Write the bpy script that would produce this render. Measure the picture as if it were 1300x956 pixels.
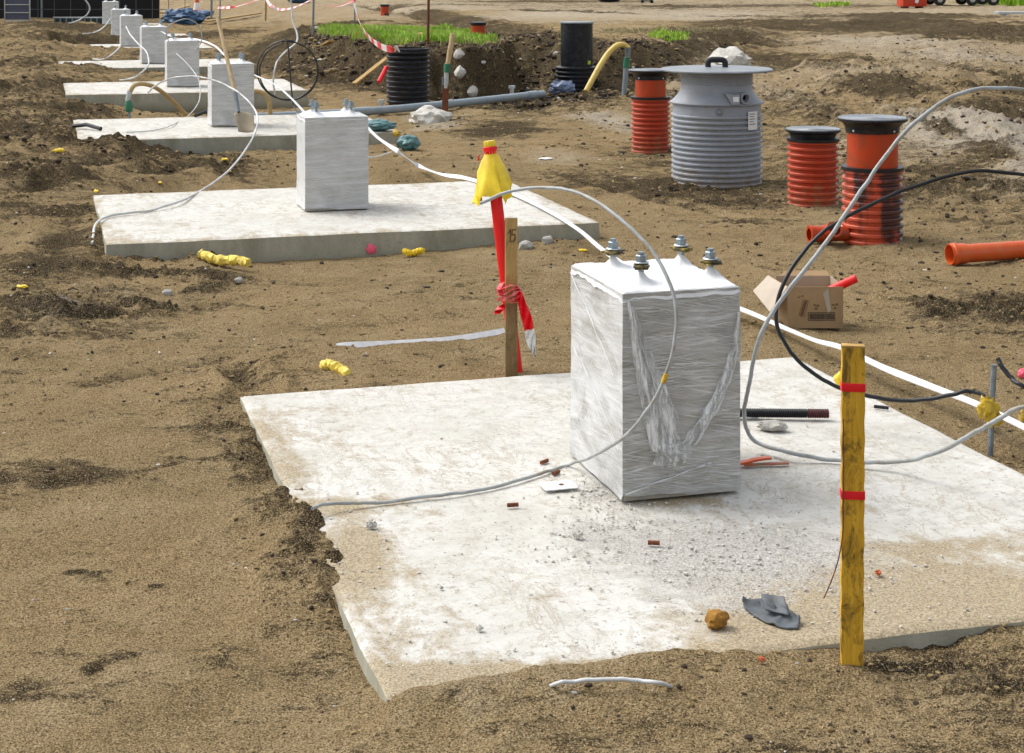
import bpy, bmesh, math, random
import numpy as np
from mathutils import Vector, Matrix
random.seed(7)
for o in list(bpy.data.objects): bpy.data.objects.remove(o)
scene = bpy.context.scene
COL = scene.collection
rad = math.radians
# ---------------------------------------------------------------- camera, sky, sun, exposure
F = 2117.0; HC = 1.75; HY = -45.0           # focal length in photo pixels, eye height, row of the horizon
cam = bpy.data.cameras.new('camera'); camo = bpy.data.objects.new('camera', cam); COL.objects.link(camo)
camo.location = (0, 0, HC); camo.rotation_euler = (rad(90), 0, 0)
cam.sensor_fit = 'HORIZONTAL'; cam.sensor_width = 36; cam.lens = F/1300*36
cam.shift_y = -(478-HY)/1300; cam.clip_end = 3000; cam.clip_start = .05
scene.camera = camo
w = bpy.data.worlds.new("World"); scene.world = w; w.use_nodes = True
SUN_EL, SUN_AZ = 52, -62                    # azimuth from +Y towards +X
nt = w.node_tree; bg = nt.nodes['Background']
sk = nt.nodes.new('ShaderNodeTexSky'); sk.sky_type = 'NISHITA'; sk.sun_disc = False
sk.sun_elevation = rad(SUN_EL); sk.sun_rotation = rad(SUN_AZ); sk.air_density = 1.0; sk.dust_density = 4.0; sk.ozone_density = 1.0
hs = nt.nodes.new('ShaderNodeHueSaturation'); hs.inputs['Saturation'].default_value = .28
nt.links.new(sk.outputs[0], hs.inputs['Color']); nt.links.new(hs.outputs[0], bg.inputs[0]); bg.inputs[1].default_value = .15
sun = bpy.data.lights.new('sun', 'SUN'); suno = bpy.data.objects.new('sun', sun); COL.objects.link(suno)
sun.energy = .9; sun.angle = rad(34); sun.color = (1, .96, .9)
sd = Vector((math.sin(rad(SUN_AZ))*math.cos(rad(SUN_EL)), math.cos(rad(SUN_AZ))*math.cos(rad(SUN_EL)), math.sin(rad(SUN_EL))))
suno.rotation_euler = sd.to_track_quat('Z', 'Y').to_euler()
vs = scene.view_settings; vs.view_transform = 'Standard'; vs.look = 'None'; vs.exposure = .72; vs.gamma = 1; vs.use_curve_mapping = False
scene.render.engine = 'CYCLES'

# ---------------------------------------------------------------- small tools
ANG = rad(16.0)
U = np.array([math.cos(ANG), math.sin(ANG)]); V = np.array([-math.sin(ANG), math.cos(ANG)])
def P(x, y, z=0.0):                         # point of the plane at height z seen at photo pixel x, y
    d = F*(HC-z)/(y-HY); return Vector(((x-650)/F*d, d, z))
def PD(x, y, d):                            # point at distance d
    return Vector(((x-650)/F*d, d, HC-(y-HY)/F*d))

def hash2(ix, iy, seed):
    n = (ix.astype(np.int64)*374761393 + iy.astype(np.int64)*668265263 + seed*974634777) & 0x7fffffff
    n = ((n ^ (n >> 13))*1274126177) & 0x7fffffff
    return ((n ^ (n >> 16)) & 0xffff)/65535.0
def vnoise(x, y, seed=0):
    ix = np.floor(x); iy = np.floor(y); fx = x-ix; fy = y-iy
    fx = fx*fx*fx*(fx*(fx*6-15)+10); fy = fy*fy*fy*(fy*(fy*6-15)+10)
    a = hash2(ix, iy, seed); b = hash2(ix+1, iy, seed); c = hash2(ix, iy+1, seed); d = hash2(ix+1, iy+1, seed)
    return (a*(1-fx)+b*fx)*(1-fy)+(c*(1-fx)+d*fx)*fy
def fbm(x, y, f, oct=4, seed=0, ridged=False):
    s = 0; a = 1; t = 0
    for k in range(oct):
        ca, sa = math.cos(k*1.3+.4), math.sin(k*1.3+.4)
        n = vnoise((x*ca-y*sa)*f+k*17.3, (x*sa+y*ca)*f-k*9.1, seed+k*13)*2-1
        if ridged: n = 1-2*np.abs(n)
        s = s+a*n; t += a; a *= .52; f *= 2.07
    return s/t
def sstep(a, b, x):
    t = np.clip((x-a)/(b-a), 0, 1); return t*t*(3-2*t)

# pillars and slabs: centre, slab half sizes
PIL = [(.483, 5.735), (-1.30, 12.05), (-3.07, 18.2), (-4.76, 24.05), (-6.38, 29.7), (-8.2, 35.9), (-9.62, 41.0), (-11.7, 48.6), (-13.75, 56.5)]
SLAB = [(1.235, 1.455)] + [(1.635, 1.175)]*8

# ---------------------------------------------------------------- terrain: control points (px, py, z, rough, dark, pale)
CP = [
 # near left field, smooth grainy sand
 (-200,1000,-.06,.1,.1,0),(60,940,-.06,.12,.12,0),(250,900,-.07,.1,.05,0),(400,900,-.07,.15,.15,0),(60,800,-.06,.12,.1,0),(250,780,-.07,.1,.0,0),
 (350,840,-.07,.12,.1,0),(60,660,-.06,.12,.05,0),(250,640,-.06,.1,.0,0),(60,560,-.05,.2,.15,0),(200,560,-.06,.2,.1,0),(-200,700,-.05,.2,.1,0),
 (310,700,-.06,.2,.1,0),(455,840,-.06,.3,.35,0),(470,900,-.05,.3,.3,0),
 # clods along the left edge of the first slab
 (300,520,-.035,.6,.3,0),(322,560,-.045,.6,.4,0),(345,600,-.05,.6,.4,0),(372,640,-.01,1.2,.5,0),(392,690,.0,1.3,.7,0),(415,740,-.02,1.2,.7,0),
 (430,650,.022,.35,.0,.25),(440,690,.024,.45,.1,.1),(405,655,.02,.6,.2,.1),(455,720,-.01,.2,0,.2),(445,790,-.05,.7,.5,0),
 # behind the first slab
 (330,495,-.02,.3,.2,0),(430,492,-.022,.25,.1,0),(560,484,-.022,.25,.1,0),(700,474,-.022,.25,.1,0),(900,460,-.022,.25,.1,0),(1010,448,-.025,.3,.1,0),
 (1080,470,-.03,.3,.15,0),(1180,520,-.03,.4,.2,0),(1290,580,-.03,.5,.2,0),(1400,640,-.03,.5,.2,0),(1350,560,-.03,.4,.1,0),
 # inside slab 1 (under it)
 (600,600,-.12,0,0,0),(800,700,-.12,0,0,0),(1000,560,-.12,0,0,0),(1150,650,-.12,0,0,0),(700,540,-.12,0,0,0),(650,760,-.1,0,0,0),(1150,740,-.12,0,0,0),
 # front of the first slab
 (520,880,.006,.25,.1,.3),(600,858,.012,.25,.1,.3),(700,850,.018,.3,.1,.25),(830,846,.02,.35,.15,.2),(930,848,.008,.4,.1,.1),(1010,842,-.012,.4,.1,.1),
 (1083,845,-.012,.4,.1,0),(1130,840,-.04,.6,.5,0),(1200,825,-.055,.7,.6,0),(1270,812,-.03,.6,.4,0),(1350,800,-.02,.4,.2,0),(700,920,0,.4,.3,.1),
 (1000,900,-.01,.5,.3,0),(1250,880,0,.7,.5,0),(1300,950,0,.5,.3,0),(550,960,-.02,.3,.2,0),
 # between slab 1 and slab 2
 (60,440,-.06,.35,.2,0),(160,460,-.06,.25,.1,0),(270,440,-.08,.3,.1,0),(350,480,-.03,.55,.2,0),(320,400,-.1,.25,.1,0),(450,400,-.1,.2,.0,0),
 (600,400,-.09,.2,.0,0),(550,440,-.06,.2,.1,0),(720,440,-.05,.25,.1,0),(700,360,-.1,.25,0,0),(60,390,-.05,.9,.5,.4),(20,400,-.05,.8,.5,0),(120,375,-.08,.7,.4,.2),
 (190,350,-.12,.3,.05,0),(240,330,-.14,.9,.45,0),(170,325,-.12,.8,.5,0),(330,345,-.17,.25,.05,0),(450,338,-.17,.2,0,0),(560,325,-.15,.2,0,0),(650,318,-.13,.2,0,0),
 (720,310,-.1,.5,.1,0),(780,300,-.12,.3,.1,0),(300,380,-.13,.4,.3,0),
 (900,400,-.08,.3,.0,0),(880,300,-.15,.3,0,0),(950,340,-.12,.35,0,0),(1100,400,-.1,.4,.15,0),(1200,400,-.08,.6,.4,0),(1280,390,-.08,.7,.5,0),(1150,370,-.1,.4,.15,0),
 (1250,450,-.06,.4,.15,0),(1150,440,-.06,.3,.1,0),(1350,330,-.08,.5,.2,0),(1250,345,-.12,.3,0,0),
 # under slab 2
 (300,290,-.25,0,0,0),(500,270,-.25,0,0,0),(250,262,-.25,0,0,0),(620,265,-.25,0,0,0),(420,255,-.25,0,0,0),
 # left of slab 2
 (95,300,-.04,.4,.5,0),(60,330,-.05,.35,.4,0),(100,255,-.05,.4,.3,0),(40,300,-.05,.3,.1,0),(20,260,-.02,.8,.6,0),(60,230,-.03,.7,.4,0),(-80,280,0,.6,.4,0),
 # between slab 2 and 3
 (150,225,-.06,.6,.3,0),(250,215,-.08,.5,.3,0),(300,200,-.1,.5,.4,0),(80,205,-.03,.7,.4,0),(200,198,-.15,.7,.6,0),(120,190,-.06,.9,.7,0),(60,175,-.01,.9,.45,0),
 (260,192,-.18,.5,.5,0),(350,195,-.14,.4,.3,0),(550,200,-.1,.25,0,0),(500,215,-.08,.3,.1,0),(600,215,-.08,.25,0,0),(560,180,-.12,.25,0,0),
 (30,150,.02,.9,.5,0),(80,160,.0,.9,.5,0),(-60,170,.05,.8,.4,0),
 # under slab 3
 (200,165,-.3,0,0,0),(300,160,-.3,0,0,0),(420,162,-.3,0,0,0),(480,165,-.25,0,0,0),
 # gap slab3/slab4
 (150,149,-.26,.6,.2,.1),(250,147,-.28,.5,.2,.1),(380,145,-.28,.3,.2,0),(110,145,-.12,.9,.6,0),
 # left of slab 4
 (70,130,.0,.9,.4,0),(30,110,.05,1.,.4,0),(80,105,.02,.9,.3,0),(10,90,.08,.8,.35,0),(120,95,-.03,.7,.5,0),(200,93,-.05,.6,.4,0),(60,78,.08,.6,.2,0),
 (250,125,-.32,0,0,0),(180,118,-.32,0,0,0),(340,120,-.32,0,0,0),(300,112,-.3,0,0,0),
 # far left hummocks
 (100,85,.0,.7,.4,0),(150,88,-.05,.7,.4,0),(120,68,.0,.8,.3,0),(60,60,.12,1.,.4,.2),(20,50,.14,1.,.35,.1),(100,50,.02,.8,.5,0),(60,38,.15,.9,.5,0),(20,36,.1,.7,.4,0),
 (110,40,.02,.6,.5,0),(200,62,-.06,.6,.3,0),(260,70,-.06,.6,.4,0),(280,55,.0,.5,.3,0),(300,40,.0,.4,.2,.2),(220,40,-.02,.5,.3,0),(350,30,.05,.4,.0,.3),(330,15,.05,.3,.1,.3),(380,18,.1,.3,0,.4),
 # bank left of the grass
 (310,75,-.05,.6,.5,0),(350,60,.05,.6,.5,0),(400,52,.2,.6,.5,0),(360,95,-.12,.5,.3,0),(420,95,-.1,.7,.35,0),(450,75,.05,.7,.6,0),(400,125,-.2,.4,.1,0),(460,115,-.18,.7,.3,0),
 (430,135,-.22,.2,0,.1),(520,150,-.2,.3,.1,.5),(600,145,-.22,.4,.2,.2),(480,150,-.2,.3,.1,0),(650,150,-.2,.4,.4,0),(620,165,-.15,.3,.3,0),(680,175,-.12,.3,.2,0),
 (640,160,-.14,.2,.8,0),(700,160,-.14,.2,.1,0),
 # grass plateau
 (420,42,.3,.3,.2,0),(500,50,.32,.3,.2,0),(560,54,.34,.3,.2,0),(480,35,.3,.3,.2,0),(560,38,.3,.3,.2,0),(610,52,.33,.4,.3,0),(450,25,.2,.3,.0,.3),(500,20,.15,.3,0,.4),
 # pit floor
 (560,120,-.35,.9,.9,0),(620,118,-.42,.9,.9,0),(660,122,-.42,.9,1,0),(700,128,-.35,.8,.9,0),(740,125,-.38,.9,.9,0),(780,122,-.33,1,.8,.1),(640,138,-.3,.7,.9,0),
 (600,132,-.3,.6,.5,0),(690,100,-.42,1.2,.8,0),(640,85,-.3,1.2,1,0),(670,80,-.2,1.2,1,0),(740,112,-.42,1,.8,0),(800,105,-.3,1,.7,.2),
 (760,135,-.22,.5,.4,.3),(720,145,-.2,.4,.2,.3),(800,140,-.2,.5,.2,.2),
 # plateau behind the pit
 (660,42,.05,1,1,0),(720,44,.02,1,.9,0),(800,62,-.05,.9,.7,0),(840,58,-.02,1.,.8,0),(900,60,0,.9,.6,0),(800,50,.05,.6,.4,.2),(760,42,.08,.4,.2,.3),(640,32,.1,.6,.6,.1),(600,20,.1,.3,.3,.3),
 (570,22,.02,.8,1,0),(630,40,.0,.9,1,0),
 (700,30,.1,.2,.2,.5),(900,45,.1,.3,.3,.4),(900,36,.1,.3,.8,.1),(700,18,.1,.2,.1,.7),(900,20,.1,.2,.1,.7),(550,10,.1,.2,.1,.6),(700,8,.1,.2,.3,.5),(900,6,.1,.2,.3,.5),
 (1100,10,.1,.2,.3,.4),(1200,15,.1,.5,.1,.5),(1050,25,.08,.7,.4,.4),(1150,30,.08,.6,.9,.1),(1250,24,.1,.5,.2,.3),(1000,33,.08,.3,.8,.1),
 (1050,42,.05,.3,.5,.3),(1200,47,.05,.7,1,0),(1280,42,.1,.8,.9,0),(1100,50,.05,.4,.1,.4),(1230,60,.05,.6,.2,.4),(1000,55,0,.4,.3,.3),
 (1020,80,-.06,.5,.7,0),(980,78,-.05,.5,.6,0),(1060,66,.0,.5,.1,.4),(1150,72,.0,.7,.1,.4),(1270,76,.0,.6,.3,.3),(1100,88,.02,1,.3,.2),(1180,95,.04,.8,.1,.3),
 (860,85,-.12,.8,.2,.4),(930,80,-.05,.8,.2,.6),(960,105,-.1,.7,.1,.3),(1000,120,-.15,.6,.1,.3),(850,105,-.2,.6,.2,.5),
 (1060,110,-.02,1.,.1,.3),(1120,115,.05,1.,.8,.1),(1160,105,.1,1.,.2,.3),(1200,120,.08,1.,.2,.2),(1250,130,.05,1.,.5,.1),(1290,125,-.1,1.2,1,0),(1300,150,-.05,1.2,1,0),(1290,105,.12,1,.7,0),(1240,95,.12,.8,.1,.3),
 (1080,130,.0,.8,.2,.2),(1000,160,-.15,.6,.4,.1),(1180,165,.0,.8,.6,.1),
 (1230,180,.12,.4,.0,1),(1270,200,.08,.4,0,1),(1210,170,.06,.5,.1,.9),(1190,200,.0,.5,.4,.4),(1300,215,.02,.5,.1,.9),(1240,215,-.05,.7,.8,0),(1200,230,-.1,.8,.7,.1),(1290,240,-.1,.9,.5,.3),
 (1180,260,-.14,.7,.3,.1),(1250,270,-.14,.6,.3,.1),
 # open ground in the middle
 (700,200,-.15,.25,.0,.1),(750,190,-.16,.3,.2,.1),(730,225,-.15,.3,.4,.1),(800,220,-.18,.35,.4,.1),(850,232,-.19,.5,.8,.1),(900,245,-.2,.5,.7,.1),(820,200,-.19,.4,.5,.1),(790,170,-.18,.3,.0,.2),
 (700,250,-.14,.25,0,0),(800,265,-.17,.25,0,0),(960,270,-.17,.35,.15,0),(1040,280,-.17,.35,.1,0),(1100,310,-.16,.4,.1,0),(1000,240,-.2,.5,.4,.1),(1100,260,-.16,.5,.3,.1),
 (1180,310,-.15,.4,.1,0),(1000,310,-.15,.35,0,0),(840,170,-.2,.4,.4,.1),
]
_cp = np.array([[*P(a, b, z)[:2], z, r, dk, pl] for a, b, z, r, dk, pl in CP])
def fields(x, y):
    """height without relief, roughness, dark, pale"""
    x = np.asarray(x, float); y = np.asarray(y, float); out = []
    num = np.zeros((4,)+x.shape); den = np.zeros(x.shape)
    for c in _cp:
        s = .055*c[1]+.02
        dx = (x-c[0])/s; dy = (y-c[1])/(s*1.9)
        wgt = 1/(dx*dx+dy*dy+.06)**2
        den += wgt
        for k in range(4): num[k] += wgt*c[2+k]
    z, r, dk, pl = num/den
    far = sstep(60, 110, y); side = sstep(14, 30, np.abs(x)-.25*y)
    z = z*(1-far)+.1*far; 
    return z, r, dk, pl
CLIFF = [P(575, 118, -.35)[:2], P(640, 112, -.38)[:2], P(655, 100, -.38)[:2]]
# patches and mounds seen in the photo: px, py, half width, half height (photo pixels), lift m, rough, dark, pale
BL = [(640,160,48,8,0,.1,.9,0),(860,228,70,12,-.01,.3,.75,0),(740,228,35,8,0,.1,.5,0),(930,244,50,7,0,.3,.7,0),(1115,122,48,12,.1,.7,.9,0),(1020,85,50,10,-.02,.1,.7,0),(1090,82,18,6,.04,.3,.7,0),
 (1235,46,70,5,.10,.6,1,0),(1170,29,90,3.5,.05,.4,.9,0),(900,37,260,2.5,0,.2,.6,0),(1060,44,70,3,0,.2,.5,0),(1292,112,26,30,-.10,.6,1,0),(1225,178,60,22,.16,.3,-.3,1.2),(1290,198,40,14,.06,.2,-.3,1.1),(1200,190,20,10,.0,.4,.7,-.7),(1260,212,32,9,-.05,.4,.8,-.6),
 (1215,240,90,10,-.02,.6,.5,.1),(1170,102,26,14,.12,.5,0,.1),(1062,98,55,14,.07,.5,-.1,.2),(1230,82,70,10,.06,.4,0,.3),(1120,62,90,6,.04,.4,-.1,.3),(985,120,30,18,.04,.4,.1,.2),(1030,140,30,20,.03,.5,.2,.1),(850,120,16,24,.04,.3,.1,.5),
 (90,277,42,9,.0,.6,.8,0),(45,232,55,12,.03,.5,.6,0),(75,398,58,10,.0,.8,.5,.5),(220,343,85,7,.01,.8,.8,0),(268,357,20,7,.02,.4,.9,0),(165,384,45,4,.0,.3,.6,0),(310,470,45,12,-.03,.3,.3,0),(365,445,30,7,-.01,.2,.3,0),
 (160,187,90,6,.05,.6,.9,0),(60,120,80,8,.0,.3,.5,0),(100,90,60,5,.08,.4,.3,0),(40,62,60,6,.10,.4,.2,0),(122,58,40,4,.03,.4,.7,0),(60,140,70,5,.03,.4,.6,0),(70,42,60,4,.06,.4,.7,0),(250,50,40,5,0,.3,.6,0),(300,46,30,7,0,.2,.4,0),
 (380,62,45,8,.0,.3,.6,0),(450,82,60,18,.02,.6,.75,0),(345,98,50,10,.0,.2,.2,0),(130,740,14,4,.0,.3,1.2,0),(98,737,10,3,0,.2,1.1,0),(196,755,16,4,0,.3,1,0),(118,822,13,7,.0,.3,1.1,0),(150,805,30,10,0,.2,.5,0),(40,845,40,14,0,.1,.4,0),
 (1180,828,85,9,-.01,.5,.9,0),(1285,862,20,7,0,.3,1.2,0),(1235,398,85,12,.0,.5,.6,0),(1130,380,60,10,.02,.2,0,0),(280,800,60,20,0,.05,.25,0),(60,620,90,18,0,.1,.35,0),(260,555,60,10,0,.2,.4,0),(120,430,120,5,0,.2,.4,0),
 (700,190,60,12,0,0,-.1,.3),(560,150,40,8,0,.1,0,.6),(800,150,30,10,0,.1,0,.4),(620,30,50,5,0,.2,.2,.3),(700,330,30,6,0,.2,.2,0),(560,395,60,5,0,.1,.3,0),(20,395,40,10,0,.4,.7,0),(40,350,40,8,0,.3,.6,0),
 (398,690,22,40,.0,.25,.7,0),(425,745,16,20,-.01,.4,.8,0),(330,560,20,40,.0,.3,.3,0),(620,375,90,4,0,.1,.3,0),(990,270,60,8,0,.1,.1,.2),(130,345,60,5,0,.3,.4,0),(30,180,60,10,.03,.4,.4,0),(150,215,110,4,.02,.4,.5,0),(270,210,50,7,.0,.4,.6,0),
 (500,12,25,2.5,-.25,.3,1,0),(545,20,28,3.5,-.25,.4,1,0),(592,32,28,4.5,-.25,.5,1,0),(632,43,22,5,-.2,.6,1,0),(700,7,120,1.6,0,.1,.7,0),(1000,13,200,2,0,.1,.5,0),(760,37,80,2,0,.1,.6,0),(560,12,70,2,.0,.1,.4,0),(850,16,50,2,.05,.4,.8,0),(1100,38,90,3,.03,.3,.6,0),(960,28,100,2,0,.1,.4,0),
 (700,50,50,4,.03,.8,.8,0),(660,62,30,12,0,.8,.9,0),(200,72,40,4,0,.3,.6,0),(230,88,60,4,0,.3,.5,0),(20,92,50,6,.03,.3,.5,0),(335,75,30,6,0,.3,.6,0),(760,140,40,8,0,.2,-.2,.5),(700,120,60,12,0,.4,.4,-.2),(900,60,90,6,.02,.5,.5,0),(810,58,60,5,.02,.5,.6,0)]
_bl = []
for b_ in BL:
    c_ = P(b_[0], b_[1], -.08 if b_[1] < 800 else 0.); sc_ = F/c_.y; _bl.append((c_.x, c_.y, b_[2]/sc_, b_[3]*c_.y/(b_[1]-HY), *b_[4:]))
def sdpoly(x, y, poly):
    d = np.full(x.shape, 1e9); ins = np.zeros(x.shape, bool); n = len(poly); j = n-1
    for i in range(n):
        ax, ay = poly[j]; bx, by = poly[i]
        t = np.clip(((x-ax)*(bx-ax)+(y-ay)*(by-ay))/((bx-ax)**2+(by-ay)**2), 0, 1); d = np.minimum(d, np.hypot(x-ax-t*(bx-ax), y-ay-t*(by-ay)))
        if by != ay: ins ^= ((by > y) != (ay > y)) & (x < (ax-bx)*(y-by)/(ay-by)+bx)
        j = i
    return np.where(ins, d, -d)
def wp(l): return [tuple(P(a, b, z)[:2]) for a, b, z in l]
BANK = wp([(432,52,.40),(470,60,.40),(545,64,.42),(634,64,.42),(642,52,.36),(600,38,.32),(556,26,.30),(470,24,.28),(415,34,.28)])   # grassy bank
RIM = wp([(655,47,.38),(700,50,.38),(790,60,.34),(850,62,.26),(900,52,.22),(930,40,.2),(930,20,.15),(600,10,.15),(500,8,.15),(575,21,.25),(640,40,.35)])   # ground beyond the pit
PIT = wp([(548,134,-.38),(560,122,-.4),(645,104,-.4),(700,96,-.4),(770,98,-.4),(806,108,-.36),(800,122,-.36),(760,130,-.38),(700,136,-.4),(640,138,-.4)])
def terrain(x, y, full=False):
    x = np.asarray(x, float); y = np.asarray(y, float)
    wx = x+.08*fbm(x, y, 2.3, 2, 71)*np.clip(y/10, .3, 3); wy = y+.12*fbm(x, y, 2.3, 2, 72)*np.clip(y/10, .3, 3)
    z, r, dk, pl = fields(wx, wy)
    nb = fbm(x, y, 3.5, 3, 91)
    for (cx, cy, rx, ry, dz, dr, dd_, dp) in _bl:
        q = ((x-cx)/rx)**2+((y-cy)/ry)**2
        if True:
            e = np.exp(-(q*(1+.6*nb))**1.3 if False else -np.maximum(q*(1+.8*nb), 0)**1.3)
            z = z+dz*e; r = r+dr*e; dk = dk+dd_*e; pl = pl+dp*e
    m_ = (y > 18) & (y < 60) & (np.abs(x) < 14)
    if m_.any():
        xm = x[m_]; ym = y[m_]; jx = xm+.25*fbm(xm, ym, 1.1, 4, 81); jy = ym+.45*fbm(xm, ym, 1.3, 4, 82)
        zz = z[m_]; dk2 = dk[m_]; r2 = r[m_]; pl2 = pl[m_]
        s0 = sdpoly(jx, jy, PIT); w_ = sstep(-.9, .1, s0); zz = zz*(1-w_)+(-.40)*w_; dk2 = np.maximum(dk2, w_*.95); r2 = np.maximum(r2, w_*.9); pl2 = pl2*(1-w_)
        for poly, zt, lo in ((BANK, .41, .25), (RIM, .36, .9)):
            s1 = sdpoly(jx, jy, poly); soft = lo+(1.3*sstep(-2.6, -4.2, jx) if poly is BANK else 1.2*sstep(4, 9, jx)); w_ = sstep(-soft, .05, s1)
            top = zt-.012*np.clip(ym-27, 0, 22); zz = zz*(1-w_)+top*w_
            face = sstep(-soft-.5, -.1, s1)*(1-sstep(.0, .35, s1)); dk2 = np.clip(dk2+face*(.8 if poly is BANK else .8*(1-sstep(2.5, 6, jx))), 0, 1); r2 = r2+face*.5
            if poly is RIM:
                k_ = sstep(.3, 2., s1); dk2 = dk2*(1-.7*k_); r2 = r2*(1-.5*k_)
        z[m_] = zz; dk[m_] = dk2; r[m_] = r2; pl[m_] = pl2
    tr_ = wp([(455, 3, .15), (500, 9, .2), (575, 22, .25), (612, 34, .3), (648, 46, .3)]); dt = np.full(x.shape, 1e9)
    for (ax, ay), (bx, by) in zip(tr_, tr_[1:]):
        t = np.clip(((x-ax)*(bx-ax)+(y-ay)*(by-ay))/((bx-ax)**2+(by-ay)**2), 0, 1); dt = np.minimum(dt, np.hypot(x-ax-t*(bx-ax), (y-ay-t*(by-ay))*.55)+.25*nb)
    e = np.exp(-np.maximum(dt, 0)**2/.22)*(y > 20); z = z-.38*e; dk = np.maximum(dk, 1.1*e); r = r+.5*e
    r = np.clip(r+.12*sstep(5.5, 8, y), 0, 1.5); dk = np.clip(dk, 0, 1); pl = np.clip(pl, 0, 1.2)
    near = 1-sstep(8, 26, y)
    big = np.clip(y/16, .25, 1.6)
    n1 = fbm(x, y, 1.6, 4, 3)
    n2 = fbm(x, y, 7, 4, 5, True)
    n3 = fbm(x, y, 23, 3, 8)
    clod = np.maximum(0, fbm(x, y, 13, 4, 31)-.05); clod2 = np.maximum(0, fbm(x, y, 29, 3, 37)-.05)
    rr_ = np.minimum(r, 1.05)
    z = z + rr_*(.075*big*n1 + .020*n2*(.5+.8*big) + .014*n3 + .02*clod2) + .005*fbm(x, y, 2.2, 3, 9)+.0016*n3 + np.minimum(r*r, 1.2)*.085*clod*np.clip(big*1.2, .6, .9)
    # old wheel ruts crossing the field on the left
    for (a, b, dep, wd) in RUTS:
        ax, ay = a; bx, by = b
        t = np.clip(((x-ax)*(bx-ax)+(y-ay)*(by-ay))/((bx-ax)**2+(by-ay)**2), 0, 1)
        d = np.hypot(x-ax-t*(bx-ax), y-ay-t*(by-ay))+.05*n1
        e = np.exp(-(d/wd)**2); fade = sstep(0, .15, t)*sstep(0, .15, 1-t)
        z = z-dep*fade*(e-.7*np.exp(-((d-1.9*wd)/(.6*wd))**2))
        dk = np.clip(dk+.35*e*fade, 0, 1)
    # keep pillars' slabs clear: nothing grows through a slab except the sand spilled on the first one
    for i, ((cx, cy), (hu, hv)) in enumerate(zip(PIL, SLAB)):
        du = np.abs((x-cx)*U[0]+(y-cy)*U[1])-hu; dv = np.abs((x-cx)*V[0]+(y-cy)*V[1])-hv
        dd = np.maximum(du, dv)
        inside = sstep(.0, .3 if i == 0 else .12, -dd)
        z = z*(1-inside)+(-.2)*inside
        if i: z = np.where(dd < .04, np.minimum(z, -.03), z)
    if full: return z, r, dk, pl
    return z
RUTS = [(P(20, 620, -.05)[:2], P(250, 585, -.05)[:2], .008, .05), (P(60, 500, -.05)[:2], P(320, 440, -.05)[:2], .014, .05), (P(350, 420, -.09)[:2], P(620, 398, -.09)[:2], .012, .04), (P(480, 375, -.1)[:2], P(640, 350, -.1)[:2], .010, .04), (P(900, 300, -.14)[:2], P(1200, 345, -.12)[:2], .014, .05), (P(940, 330, -.12)[:2], P(1180, 395, -.1)[:2], .014, .05), (P(680, 215, -.15)[:2], P(1000, 290, -.15)[:2], .02, .07), (P(0, 250, -.05)[:2], P(260, 205, -.05)[:2], .05, .12), (P(0, 235, -.05)[:2], P(300, 185, -.05)[:2], .05, .12), (P(0, 420, -.06)[:2], P(330, 372, -.1)[:2], .02, .05),
        (P(60, 350, -.05)[:2], P(90, 280, -.05)[:2], .03, .1), (P(1180, 410, -.08)[:2], P(1330, 380, -.08)[:2], .03, .09), (P(290, 455, -.03)[:2], P(330, 500, -.03)[:2], .05, .06),
        (P(1000, 36, .1)[:2], P(1300, 28, .1)[:2], .08, .5), (P(650, 36, .1)[:2], P(1060, 38, .1)[:2], .06, .5), (P(1080, 50, .05)[:2], P(1300, 44, .1)[:2], .12, .5), (P(0, 115, .05)[:2], P(90, 90, .05)[:2], .08, .15)]
def H(x, y): return float(terrain(np.array([x]), np.array([y]))[0])
def G(px, py, off=0.0):                     # where the line of sight meets the ground
    ds = np.exp(np.linspace(math.log(3), math.log(140), 1500))
    xs = (px-650)/F*ds; zs = HC-(py-HY)/F*ds
    t = terrain(xs, ds); k = int(np.argmax(zs <= t))
    d = ds[k] if zs[k] <= t[k] else F*HC/(py-HY)
    x = (px-650)/F*d; return Vector((x, d, H(x, d)+off))

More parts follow.
